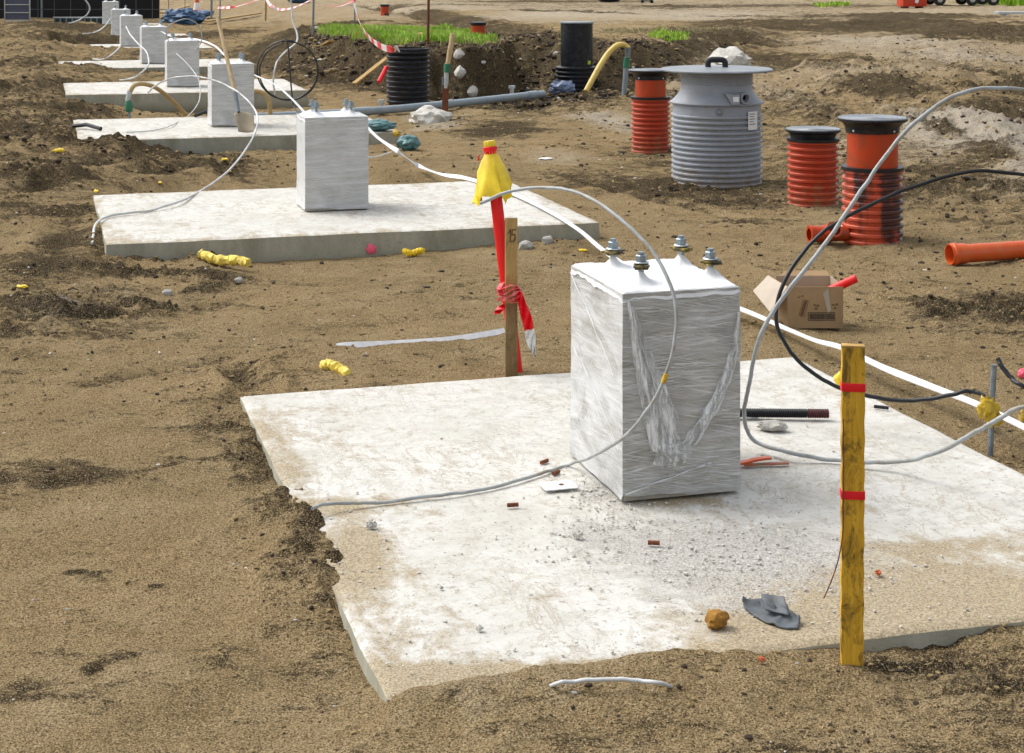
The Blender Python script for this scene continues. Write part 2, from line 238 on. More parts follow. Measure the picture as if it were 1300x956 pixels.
# ---------------------------------------------------------------- mesh builder
class MB:
    def __init__(s): s.v = []; s.f = []; s.mi = []; s.m = 0
    def add(s, vs, fs):
        b = len(s.v); s.v += [tuple(q) for q in vs]; s.f += [tuple(i+b for i in q) for q in fs]; s.mi += [s.m]*len(fs); return s
    def box(s, c, size, rot=None, bev=0.0):
        if bev <= 0:
            hx, hy, hz = [q/2 for q in size]
            vs = [Vector((x, y, z)) for x in (-hx, hx) for y in (-hy, hy) for z in (-hz, hz)]
            fs = [(0,1,3,2),(4,6,7,5),(0,4,5,1),(2,3,7,6),(0,2,6,4),(1,5,7,3)]
        else:
            bm = bmesh.new(); bmesh.ops.create_cube(bm, size=1)
            bmesh.ops.scale(bm, vec=size, verts=bm.verts); bmesh.ops.bevel(bm, geom=bm.edges[:], offset=bev, segments=2, profile=.6, affect='EDGES')
            bm.verts.index_update(); vs = [q.co.copy() for q in bm.verts]; fs = [tuple(q.index for q in f.verts) for f in bm.faces]; bm.free()
        if rot is not None: vs = [rot @ q for q in vs]
        c = Vector(c); return s.add([q+c for q in vs], fs)
    def lathe(s, prof, c=(0,0,0), seg=48, rot=None, cap=True, wob=0):
        c = Vector(c); n = len(prof); vs = []; fs = []
        for i in range(seg):
            a = 2*math.pi*i/seg; k = 1+wob*math.sin(2*a+1)
            for r, z in prof:
                q = Vector((r*k*math.cos(a), r*k*math.sin(a), z))
                if rot is not None: q = rot @ q
                vs.append(q+c)
        for i in range(seg):
            j = (i+1) % seg
            for k in range(n-1):
                fs.append((i*n+k, j*n+k, j*n+k+1, i*n+k+1))
        if cap:
            if prof[0][0] > 1e-6: fs.append(tuple(i*n for i in range(seg))[::-1])
            if prof[-1][0] > 1e-6: fs.append(tuple(i*n+n-1 for i in range(seg)))
        return s.add(vs, fs)
    def tube(s, pts, r, seg=8, cap=True, flat=None, tw=None):
        pts = [Vector(q) for q in pts]; n = len(pts); rs = r if hasattr(r, '__len__') else [r]*n
        vs = []; fs = []; up = None
        for i, p in enumerate(pts):
            t = (pts[min(i+1, n-1)]-pts[max(i-1, 0)]).normalized()
            if up is None: up = Vector((0, 0, 1)) if abs(t.z) < .9 else Vector((0, 1, 0))
            if flat is not None: up = Vector((0, 0, 1)) if tw is None else Vector(tw)
            side = t.cross(up).normalized(); nn = side.cross(t).normalized()
            if flat is None: up = nn
            for k in range(seg):
                a = 2*math.pi*k/seg
                if flat is None: q = side*math.cos(a)*rs[i]+nn*math.sin(a)*rs[i]
                else:
                    sx, sy = [(1, 1), (-1, 1), (-1, -1), (1, -1)][k]; q = side*sx*rs[i]+nn*sy*flat
                vs.append(p+q)
        for i in range(n-1):
            for k in range(seg):
                l = (k+1) % seg; fs.append((i*seg+k, i*seg+l, (i+1)*seg+l, (i+1)*seg+k))
        if cap: fs.append(tuple(range(seg))[::-1]); fs.append(tuple((n-1)*seg+k for k in range(seg)))
        return s.add(vs, fs)
    def build(s, name, mats, parent=None, smooth=35, loc=None, rotz=0, fix=True):
        me = bpy.data.meshes.new(name); me.from_pydata(s.v, [], s.f)
        mats = mats if isinstance(mats, (list, tuple)) else [mats]
        for m in mats: me.materials.append(m)
        if len(mats) > 1: me.polygons.foreach_set('material_index', s.mi)
        if fix:
            bm = bmesh.new(); bm.from_mesh(me); bmesh.ops.recalc_face_normals(bm, faces=bm.faces); bm.to_mesh(me); bm.free()
        if smooth:
            me.polygons.foreach_set('use_smooth', [True]*len(me.polygons)); me.set_sharp_from_angle(angle=rad(smooth))
        me.update()
        o = bpy.data.objects.new(name, me); COL.objects.link(o); o.parent = parent
        if loc is not None: o.location = loc
        o.rotation_euler = (0, 0, rotz)
        return o
def spline(pts, n=10):
    pts = [Vector(p) for p in pts]; out = []
    q = [pts[0]*2-pts[1]]+pts+[pts[-1]*2-pts[-2]]
    for i in range(1, len(q)-2):
        a, b, c, d = q[i-1:i+3]
        for k in range(n):
            t = k/n
            out.append(.5*((2*b)+(c-a)*t+(2*a-5*b+4*c-d)*t*t+(3*b-a-3*c+d)*t**3))
    out.append(pts[-1]); return out
def tag(o, label, cat, group=None, kind=None):
    if label: o['label'] = label
    if cat: o['category'] = cat
    if group: o['group'] = group
    if kind: o['kind'] = kind
    return o
def thing(name, label, cat, loc=(0,0,0), rotz=0, group=None):
    o = bpy.data.objects.new(name, None); o.empty_display_size = .1; COL.objects.link(o); o.location = loc; o.rotation_euler = (0, 0, rotz)
    return tag(o, label, cat, group)
def copy_tree(o, parent=None):
    c = o.copy(); COL.objects.link(c); c.parent = parent
    for ch in [q for q in list(bpy.data.objects) if q.parent == o and q != c]: copy_tree(ch, c)
    return c

# ---------------------------------------------------------------- materials
class NT:
    def __init__(s, name):
        s.m = bpy.data.materials.new(name); s.m.use_nodes = True; s.t = s.m.node_tree; s.b = s.t.nodes['Principled BSDF']; s.out = s.t.nodes['Material Output']
    def n(s, typ, **kw):
        nd = s.t.nodes.new(typ)
        for k, v in kw.items():
            if k in nd.inputs.keys(): nd.inputs[k].default_value = v
            else: setattr(nd, k, v)
        return nd
    def l(s, a, b): s.t.links.new(a, b)
    def coord(s, scale=(1,1,1), rot=(0,0,0), loc=(0,0,0), kind='Object'):
        tc = s.n('ShaderNodeTexCoord'); mp = s.n('ShaderNodeMapping'); s.l(tc.outputs[kind], mp.inputs[0])
        mp.inputs['Scale'].default_value = scale; mp.inputs['Rotation'].default_value = rot; mp.inputs['Location'].default_value = loc
        return mp.outputs[0]
    def noise(s, sc, det=4, rough=.6, vec=None, dist=0.0):
        nd = s.n('ShaderNodeTexNoise'); nd.inputs['Scale'].default_value = sc; nd.inputs['Detail'].default_value = det; nd.inputs['Roughness'].default_value = rough; nd.inputs['Distortion'].default_value = dist
        s.l(vec if vec is not None else s.coord(), nd.inputs['Vector']); return nd.outputs['Fac']
    def ramp(s, fac, stops):
        r = s.n('ShaderNodeValToRGB'); s.l(fac, r.inputs[0]); e = r.color_ramp.elements
        while len(e) < len(stops): e.new(.5)
        for q, (p, c) in zip(e, stops):
            q.position = p; q.color = (c, c, c, 1) if not hasattr(c, '__len__') else (*c, 1)
        return r.outputs[0]
    def mix(s, fac, a, b, mode='MIX'):
        m = s.n('ShaderNodeMix', data_type='RGBA', blend_type=mode)
        for v, i in ((fac, 0), (a, 6), (b, 7)):
            if hasattr(v, 'is_linked') or hasattr(v, 'links'): s.l(v, m.inputs[i])
            elif i == 0: m.inputs[0].default_value = v
            else: m.inputs[i].default_value = (*v, 1)
        return m.outputs[2]
    def math(s, op, a, b=0.0, c=None, clamp=False):
        m = s.n('ShaderNodeMath', operation=op); m.use_clamp = clamp
        for i, v in enumerate((a, b) if c is None else (a, b, c)):
            if hasattr(v, 'links'): s.l(v, m.inputs[i])
            else: m.inputs[i].default_value = v
        return m.outputs[0]
    def attr(s, name):
        a = s.n('ShaderNodeAttribute'); a.attribute_name = name; return a.outputs['Fac']
    def col(s, c):
        if hasattr(c, 'links'): s.l(c, s.b.inputs['Base Color'])
        else: s.b.inputs['Base Color'].default_value = (*c, 1)
    def bump(s, h, strength=.5, dist=.01):
        b = s.n('ShaderNodeBump'); b.inputs['Strength'].default_value = strength; b.inputs['Distance'].default_value = dist
        s.l(h, b.inputs['Height']); s.l(b.outputs[0], s.b.inputs['Normal'])
    def set(s, rough=.8, metal=0, spec=.5):
        s.b.inputs['Roughness'].default_value = rough; s.b.inputs['Metallic'].default_value = metal; s.b.inputs['Specular IOR Level'].default_value = spec; return s.m

def simple(name, c, rough=.6, metal=0, var=.25, sc=12, dirt=None, bump=0.0, dsc=6, damt=.5, spec=.4, mud=0):
    t = NT(name); lo = tuple(q*(1-var) for q in c); hi = tuple(min(1, q*(1+var)) for q in c)
    k = t.ramp(t.noise(sc, 5, .65), [(.3, lo), (.7, hi)])
    if dirt: k = t.mix(t.math('MULTIPLY', t.ramp(t.noise(dsc, 6, .7, dist=.4), [(.45, 0.), (.68, 1.)]), damt), k, dirt)
    if mud:                                 # splashed soil, thickest near the foot
        z = t.n('ShaderNodeSeparateXYZ'); t.l(t.coord(), z.inputs[0])
        f = t.math('ADD', t.math('MULTIPLY', z.outputs[2], -2.2), t.math('MULTIPLY_ADD', t.noise(16, 6, .75, None, .3), 3.2, -1.22)); f = t.math('MULTIPLY', f, mud, clamp=True)
        k = t.mix(f, k, (.24, .165, .085))
    t.col(k)
    if bump: t.bump(t.noise(sc*6, 4, .6), bump, .004)
    return t.set(rough, metal, spec)

SANDC = (.27, .185, .1)
def sand_mat(name='sand'):
    t = NT(name)
    v = t.coord(kind='Object')
    big = t.noise(.55, 5, .6, v); mid = t.noise(3.2, 6, .68, v, .3); fine = t.noise(38, 4, .75, v); grain = t.noise(150, 3, .85, v); g2 = t.noise(230, 1, .5, v)
    c = t.ramp(mid, [(.28, (.225, .162, .080)), (.5, (.355, .262, .138)), (.72, (.46, .355, .205))])
    c = t.mix(t.ramp(big, [(.35, 0.), (.65, .6)]), c, (.42, .295, .15))
    pale = t.math('MULTIPLY_ADD', mid, .9, t.math('MULTIPLY_ADD', t.attr('pale'), 1.5, -.75), clamp=True)
    c = t.mix(pale, c, (.54, .48, .39))
    patch = t.noise(7, 7, .78, t.coord(scale=(.75, 1.25, 1)), .6)
    p2 = t.noise(1.5, 6, .72, t.coord(scale=(.55, 1.5, 1)), .6)
    dk = t.math('MULTIPLY', t.attr('dark'), t.math('MULTIPLY_ADD', p2, 2.6, -.28)); dk = t.math('ADD', dk, t.math('MULTIPLY_ADD', p2, .9, -.45)); dk = t.math('ADD', dk, t.math('MULTIPLY_ADD', patch, 2.5, -1.23)); dk = t.math('ADD', dk, t.math('MULTIPLY_ADD', fine, 1.3, -.65))
    c = t.mix(t.ramp(dk, [(.30, 0.), (.56, .75), (.85, .97)]), c, (.026, .018, .012))
    gg = t.math('ADD', t.math('MULTIPLY', grain, .6), t.math('MULTIPLY', g2, .4))
    c = t.mix(t.ramp(gg, [(.41, .85), (.50, 0.)]), c, (.05, .035, .020))
    c = t.mix(t.ramp(gg, [(.52, 0.), (.62, .8)]), c, (.60, .49, .30))
    c = t.mix(t.ramp(fine, [(.32, .75), (.41, 0.)]), c, (.085, .06, .034))
    t.col(c)
    hgt = t.math('ADD', t.math('MULTIPLY', fine, 1.1), t.math('MULTIPLY', grain, .6)); hgt = t.math('ADD', hgt, t.math('ADD', t.math('MULTIPLY', mid, 1.2), t.math('MULTIPLY', patch, 1.2)))
    t.bump(hgt, 1.0, .022)
    return t.set(1, 0, .0)
M = {}
M['sand'] = sand_mat()
def concrete_top():
    t = NT('concrete_slab_top'); v = t.coord()
    a = t.noise(2.2, 6, .7, v, .5); b = t.noise(14, 6, .75, v, .4); g = t.noise(150, 3, .8, v)
    st = t.noise(3.2, 8, .72, t.coord(scale=(2.2, .8, 1), rot=(0, 0, .45)), .7); sm2 = t.noise(2.6, 7, .7, t.coord(scale=(2.2, .8, 1), rot=(0, 0, -.35)), 1.0)
    c = t.ramp(a, [(.3, (.485, .47, .415)), (.5, (.575, .565, .52)), (.7, (.645, .635, .60))])
    c = t.mix(t.ramp(b, [(.46, 0.), (.66, .6)]), c, (.41, .385, .335))
    lm = t.ramp(t.noise(1.7, 3, .5, v), [(.42, 0.), (.56, 1.)]); c = t.mix(t.math('MULTIPLY', lm, t.ramp(st, [(.475, 0.), (.50, .85), (.512, 0.)])), c, (.34, .29, .21))
    c = t.mix(t.ramp(t.noise(7, 7, .8, t.coord(scale=(.6, 2.4, 1), rot=(0, 0, 1.1)), .4), [(.58, 0.), (.70, .55)]), c, (.43, .385, .31))
    c = t.mix(t.ramp(t.noise(26, 4, .8, v, 1.2), [(.57, 0.), (.64, .75)]), c, (.33, .30, .25))
    c = t.mix(t.ramp(t.noise(30, 5, .8, t.coord(scale=(.35, 2.2, 1), rot=(0, 0, .8)), .5), [(.63, 0.), (.68, .7)]), c, (.24, .22, .18))
    s = t.math('ADD', t.attr('sandy'), t.math('MULTIPLY_ADD', sm2, 2.6, -1.3)); s = t.math('ADD', s, t.math('MULTIPLY_ADD', b, 1.5, -.75))
    sm = t.ramp(s, [(.30, 0.), (.52, .45), (.80, .82), (1.1, .95)])
    sandc = t.mix(t.ramp(g, [(.36, .0), (.60, 1.)]), (.15, .112, .06), (.46, .38, .25))
    c = t.mix(sm, c, sandc)
    gm = t.math('ADD', t.attr('gritty'), t.math('MULTIPLY_ADD', b, 2.2, -1.1))
    gc = t.mix(t.ramp(g, [(.4, 0.), (.6, 1.)]), (.22, .205, .18), (.54, .52, .48))
    c = t.mix(t.ramp(gm, [(.25, 0.), (.75, .85)]), c, gc)
    sp = t.noise(70, 2, .6, v); c = t.mix(t.ramp(sp, [(.27, .8), (.34, 0.)]), c, (.14, .12, .095))
    t.col(c); t.bump(t.math('ADD', t.math('MULTIPLY', st, .8), t.math('ADD', b, t.math('MULTIPLY', g, .5))), .6, .007)
    return t.set(.85, 0, .25)
def concrete_side():
    t = NT('concrete_slab_side'); v = t.coord(scale=(1, 1, .5))
    a = t.noise(4, 6, .7, v, .3); g = t.noise(90, 3, .7)
    z = t.n('ShaderNodeSeparateXYZ'); t.l(t.coord(), z.inputs[0])
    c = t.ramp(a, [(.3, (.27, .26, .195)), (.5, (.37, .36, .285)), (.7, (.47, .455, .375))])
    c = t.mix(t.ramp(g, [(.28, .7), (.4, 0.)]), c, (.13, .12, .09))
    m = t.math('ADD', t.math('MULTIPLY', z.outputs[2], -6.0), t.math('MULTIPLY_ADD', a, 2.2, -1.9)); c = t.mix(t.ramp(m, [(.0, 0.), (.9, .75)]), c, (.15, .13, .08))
    t.col(c); t.bump(t.math('ADD', g, a), .5, .006); return t.set(.88, 0, .25)
M['ctop'] = concrete_top(); M['cside'] = concrete_side()
M['cement'] = simple('bare_concrete', (.36, .34, .29), .9, var=.25, sc=14, dirt=(.2, .17, .12), bump=.4)
def film(name, lean, dens=.0):
    """stretch film wound round grey concrete: clear where single, milky where layers gather, side faces painted paler as if lit"""
    t = NT(name); tc = t.n('ShaderNodeTexCoord'); sp = t.n('ShaderNodeSeparateXYZ'); t.l(tc.outputs['Object'], sp.inputs[0])
    sn = t.n('ShaderNodeSeparateXYZ'); t.l(tc.outputs['Normal'], sn.inputs[0])
    u = t.math('SUBTRACT', sp.outputs[0], sp.outputs[1]); warp = t.noise(2.6, 3, .5); w2 = t.noise(7, 2, .5)
    left = t.math('MULTIPLY', t.math('ABSOLUTE', sn.outputs[0]), 1.0, clamp=True)  # side faces get a paler colour, painting in their brighter light
    def streak(tilt, fu, fv, lo, hi, w=.05, seed=0.):
        vv = t.math('ADD', sp.outputs[2], t.math('MULTIPLY', u, tilt)); vv = t.math('ADD', vv, t.math('MULTIPLY', warp, w)); vv = t.math('ADD', vv, t.math('MULTIPLY', w2, w*.25))
        uu = t.math('ADD', u, t.math('MULTIPLY', sp.outputs[2], -tilt))
        cb = t.n('ShaderNodeCombineXYZ'); t.l(t.math('MULTIPLY', uu, fu), cb.inputs[0]); t.l(t.math('MULTIPLY', vv, fv), cb.inputs[1]); cb.inputs[2].default_value = seed
        return t.ramp(t.noise(1.0, 3, .6, cb.outputs[0]), [(lo, 0.), (hi, 1.)])
    a = streak(lean*.25, 5., 150, .50, .62, .025); b = streak(-lean, 3.5, 210, .53, .62, .03, 4.); d = streak(lean*1.6, 6., 260, .53, .62, .02, 7.)
    c2 = streak(lean*6, 3.0, 120, .58, .66, .03, 9.); c3 = streak(-lean*8, 2.6, 110, .60, .68, .03, 12.); wide = streak(-lean*.4, 2.4, 34, .44, .66, .06, 15.)
    zone = t.ramp(t.noise(5.0, 4, .6, t.coord(scale=(.7, .7, 1.6)), .9), [(.36, .12), (.5, .6), (.62, 1.)]); zone2 = t.ramp(t.noise(3.4, 4, .6, t.coord(scale=(1, 1, 1.4), loc=(3, 5, 1)), .9), [(.4, .15), (.6, 1.)])
    m = t.math('MAXIMUM', t.math('MULTIPLY', t.math('MULTIPLY', a, .75), zone), t.math('MULTIPLY', t.math('MULTIPLY', b, .85), zone2)); m = t.math('MAXIMUM', m, t.math('MULTIPLY', d, .62))
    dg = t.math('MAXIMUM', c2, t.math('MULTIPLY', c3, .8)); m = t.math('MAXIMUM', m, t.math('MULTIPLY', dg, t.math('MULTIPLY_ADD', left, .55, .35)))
    cloud = t.ramp(t.noise(4.0, 5, .6, t.coord(scale=(.8, .8, 1.5)), 1.0), [(.36, 0.), (.62, 1.)])
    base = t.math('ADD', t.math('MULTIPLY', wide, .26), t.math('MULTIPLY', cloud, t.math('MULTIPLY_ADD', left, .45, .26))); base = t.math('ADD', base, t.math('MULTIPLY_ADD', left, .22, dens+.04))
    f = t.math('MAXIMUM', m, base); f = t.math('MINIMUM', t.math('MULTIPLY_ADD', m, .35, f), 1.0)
    conc = t.ramp(t.noise(9, 5, .65, t.coord(scale=(1, 1, .6))), [(.3, (.15, .14, .115)), (.7, (.31, .295, .25))])
    t.col(t.mix(f, conc, (.66, .67, .67)))
    t.bump(t.math('ADD', m, t.math('MULTIPLY', wide, .8)), .5, .004)
    t.b.inputs['Coat Weight'].default_value = .5; t.b.inputs['Coat Roughness'].default_value = .25
    return t.set(.45, 0, .5)
M['film'] = film('stretch_film', .13); M['film_far'] = film('stretch_film_far', .13, .34)
def milky():
    t = NT('milky_film_fold'); n = t.noise(1.0, 5, .7, t.coord(scale=(44, 44, 6)))
    t.col(t.ramp(n, [(.35, (.55, .56, .56)), (.65, (.88, .89, .89))])); t.l(t.ramp(n, [(.40, .12), (.60, .75)]), t.b.inputs['Alpha']); t.bump(n, .8, .004); return t.set(.25, 0, .6)
M['milky'] = milky()
M['bright_crease'] = simple('crease_highlight', (.62, .63, .63), .3, var=.1, sc=60)
def topfilm():
    t = NT('white_film_top'); n = t.noise(14, 5, .7, None, .6); t.col(t.ramp(n, [(.3, (.66, .67, .66)), (.7, (.86, .87, .87))])); t.bump(n, .7, .01)
    t.b.inputs['Coat Weight'].default_value = .4; return t.set(.4, 0, .5)
M['filmtop'] = topfilm()
M['zinc'] = simple('galvanized_steel', (.50, .54, .56), .38, .75, var=.2, sc=40)
M['bolt'] = simple('zinc_bolt', (.30, .36, .40), .4, .6, var=.3, sc=80)
M['strip'] = simple('earthing_strip_steel', (.74, .75, .76), .5, .1, var=.12, sc=30)
M['rod'] = simple('dull_steel_rod', (.22, .25, .27), .5, .6, var=.3, sc=40)
M['yelblk'] = simple('yellow_tape', (.55, .36, .03), .5, var=.2, sc=40, dirt=(.03, .03, .025), dsc=24, damt=1.)
M['wash'] = simple('dark_washer', (.06, .055, .04), .5, .2, var=.4, sc=60, dirt=(.6, .42, .04), dsc=30, damt=.9)
M['blackrub'] = simple('black_rubber', (.010, .011, .013), .4, var=.3, sc=20)
M['blackplastic'] = simple('black_plastic', (.008, .010, .015), .36, var=.3, sc=20, dirt=(.09, .08, .07), dsc=14, damt=.3, spec=.3)
M['greyplastic'] = simple('grey_plastic', (.29, .315, .35), .42, var=.07, sc=5, dirt=(.22, .2, .17), dsc=7, damt=.45, mud=1.3)
M['lid'] = simple('grey_lid_plastic', (.20, .225, .25), .4, var=.15, sc=9, dirt=(.3, .27, .22), dsc=9, damt=.4)
M['redcor'] = simple('red_corrugated_plastic', (.42, .038, .008), .42, var=.12, sc=8, dirt=(.3, .12, .06), dsc=9, damt=.4, mud=1.3)
M['orange'] = simple('orange_pvc', (.46, .045, .006), .35, var=.1, sc=6, dirt=(.22, .06, .02), dsc=7, damt=.7)
M['orange2'] = simple('orange_pvc_clean', (.62, .095, .016), .32, var=.08, sc=6, dirt=(.4, .2, .1), dsc=12, damt=.25)
def stained():
    t = NT('red_corrugated_stained'); z = t.coord(scale=(1, 1, .25)); n = t.noise(7, 5, .6, z)
    t.col(t.mix(t.ramp(n, [(.45, 0.), (.56, .93)]), (.50, .075, .03), (.03, .018, .018))); return t.set(.38, 0, .5)
M['stained'] = stained()
M['red'] = simple('red_plastic', (.80, .012, .012), .4, var=.06)
M['redtape'] = simple('red_tape', (.78, .012, .02), .4, var=.1, sc=30)
def wood(name, c1, c2, dark=.6):
    t = NT(name); n = t.noise(9, 6, .7, t.coord(scale=(9, 9, .8)), .4); b = t.noise(9, 5, .75, t.coord(scale=(2.2, 2.2, 1)), .6)
    c = t.ramp(n, [(.3, c1), (.7, c2)]); c = t.mix(t.ramp(b, [(.49, 0.), (.62, dark)]), c, (.07, .05, .02)); t.col(c); t.bump(n, .4, .003); return t.set(.75, 0, .25)
M['yelwood'] = wood('yellow_painted_wood', (.50, .27, .015), (.74, .44, .045), .85)
M['endwood'] = wood('sawn_wood_end', (.40, .24, .06), (.55, .36, .12), .3)
M['palewood'] = wood('pale_wood', (.30, .185, .06), (.46, .30, .115), .4)
M['brownwood'] = wood('brown_wood', (.16, .10, .045), (.27, .18, .08), .6)
M['handlewood'] = wood('handle_wood', (.42, .30, .16), (.6, .46, .27), .35)
M['yelfilm'] = simple('yellow_foil', (.86, .62, .03), .35, var=.15, sc=14, bump=.3)
M['yelfoam'] = simple('yellow_foam', (.85, .66, .12), .6, var=.2, sc=24, dirt=(.4, .28, .1), dsc=15, damt=.5, bump=.5)
M['greycable'] = simple('grey_cable_sheath', (.36, .385, .39), .45, var=.2, sc=14, dirt=(.25, .2, .13), dsc=16, damt=.75)
M['whitecable'] = simple('pale_cable_sheath', (.56, .58, .58), .45, var=.12, sc=10, dirt=(.35, .3, .22), dsc=9, damt=.5)
M['card'] = simple('cardboard', (.36, .24, .125), .85, var=.1, sc=4, dirt=(.25, .16, .085), dsc=6, damt=.5, bump=.1)
M['cardin'] = simple('cardboard_inside', (.40, .31, .22), .85, var=.1, sc=4)
M['cardpale'] = simple('pale_cardboard_flap', (.44, .375, .30), .8, var=.1, sc=8)
M['print'] = simple('dark_print', (.06, .045, .035), .8)
M['brownprint'] = simple('brown_print', (.17, .09, .045), .8)
M['white'] = simple('white_paper', (.78, .78, .76), .6, var=.06)
M['ink'] = simple('ink', (.03, .02, .02), .8)
M['rustrock'] = simple('ochre_rock', (.36, .18, .03), .9, var=.4, sc=30, dirt=(.07, .04, .015), dsc=25, damt=.8, bump=.5)
M['stone'] = simple('grey_stone', (.36, .35, .32), .9, var=.3, sc=20, bump=.3)
M['stonepale'] = simple('pale_stone', (.52, .50, .45), .9, var=.25, sc=20, bump=.3)
M['brick'] = simple('red_brick_bit', (.45, .12, .05), .9, var=.3, sc=30, bump=.4)
M['darkclod'] = simple('dark_soil_clod', (.045, .031, .02), .95, var=.4, sc=30, bump=.5)
M['sandclod'] = simple('sandy_clod', (.24, .175, .08), .95, var=.35, sc=40, bump=.5)
M['rag'] = simple('slate_fabric', (.085, .10, .115), .7, var=.35, sc=16, dirt=(.22, .21, .19), dsc=14, damt=.4, bump=.3)
M['teal'] = simple('teal_sheet', (.075, .19, .20), .5, var=.3, sc=12, dirt=(.2, .25, .25), dsc=14, damt=.4)
M['blue'] = simple('blue_tarp', (.045, .10, .19), .45, var=.45, sc=10)
M['hose'] = simple('tan_hose', (.42, .31, .14), .5, var=.15, sc=16)
M['yhose'] = simple('yellow_hose', (.68, .50, .13), .45, var=.12, sc=12, dirt=(.35, .25, .08), dsc=10, damt=.4)
M['green'] = simple('green_coupling', (.03, .17, .09), .45, var=.2)
M['pvc'] = simple('blue_grey_pvc', (.235, .29, .325), .4, var=.12, sc=6, dirt=(.3, .28, .24), dsc=6, damt=.4)
M['blade'] = simple('sandy_shovel_blade', (.42, .36, .26), .7, .2, var=.15, sc=12)
M['rust'] = simple('rusty_steel', (.16, .055, .025), .85, .2, var=.4, sc=40)
M['darkwall'] = simple('dark_wall', (.012, .012, .014), .8, var=.4, sc=1)
M['wire'] = simple('fence_wire', (.09, .10, .10), .5, .5)
M['bluepanel'] = simple('slate_blue_panel', (.075, .085, .13), .5, var=.12)
M['pink'] = simple('pink_plastic', (.85, .12, .2), .5, var=.1)
M['tyre'] = simple('tyre_rubber', (.02, .02, .02), .8)
M['redpaint'] = simple('red_paint', (.5, .045, .02), .4, var=.15)
def grassm():
    t = NT('grass_blade'); t.col(t.ramp(t.noise(2.5, 4, .7), [(.3, (.15, .28, .018)), (.5, (.29, .48, .03)), (.7, (.48, .56, .14))])); t.b.inputs['Subsurface Weight'].default_value = 0; return t.set(.6, 0, .3)
M['grass'] = grassm()
M['drygrass'] = simple('dry_grass', (.30, .26, .13), .8, var=.3, sc=3)
def tapem():
    t = NT('red_white_tape'); s = t.n('ShaderNodeTexWave', wave_type='BANDS', bands_direction='X'); t.l(t.coord(), s.inputs['Vector']); s.inputs['Scale'].default_value = 1.25
    t.col(t.ramp(s.outputs['Fac'], [(.48, (.82, .80, .79)), (.52, (.78, .05, .06))])); return t.set(.45, 0, .4)
M['tape'] = tapem()

# ---------------------------------------------------------------- ground sheet
def make_ground():
    ds = list(np.exp(np.arange(math.log(.9), math.log(3.3), .03))) + list(np.exp(np.arange(math.log(3.3), math.log(95), .0034))) + list(np.exp(np.arange(math.log(95.5), math.log(1500), .05)))
    us = np.concatenate([-np.exp(np.linspace(math.log(4), math.log(.40), 26))[:-1], np.arange(-.40, .40, .0020), np.exp(np.linspace(math.log(.40), math.log(4), 26))])
    D, UU = np.meshgrid(np.array(ds), us, indexing='ij'); X = UU*D
    Z, R, DK, PL = terrain(X, D, True)
    Z = np.where(D > 95, .1, Z)
    nr, nc = D.shape
    me = bpy.data.meshes.new('ground'); me.vertices.add(nr*nc)
    me.vertices.foreach_set('co', np.stack([X, D, Z], -1).astype(np.float32).ravel())
    i = np.arange((nr-1)*(nc-1)); r = i//(nc-1); c = i % (nc-1); a = r*nc+c
    q = np.stack([a, a+1, a+nc+1, a+nc], -1).astype(np.int32)
    me.loops.add(q.size); me.loops.foreach_set('vertex_index', q.ravel()); me.polygons.add(len(q)); me.polygons.foreach_set('loop_start', np.arange(0, q.size, 4, dtype=np.int32)); me.polygons.foreach_set('loop_total', np.full(len(q), 4, np.int32))
    me.polygons.foreach_set('use_smooth', np.ones(len(q), bool)); me.update(calc_edges=True)
    # dark and pale soil masks; dark also follows ruts, trench and pit
    for (px, py, rx, ry, v) in [(40, 395, 60, 14, .5), (1150, 400, 110, 14, .25)]: pass
    for n, v in (('dark', DK), ('pale', PL)):
        at = me.attributes.new(n, 'FLOAT', 'POINT'); at.data.foreach_set('value', v.astype(np.float32).ravel())
    me.materials.append(M['sand'])
    o = bpy.data.objects.new('ground', me); COL.objects.link(o); tag(o, 'churned brown sand and soil of the building site', 'ground', kind='structure')
make_ground()

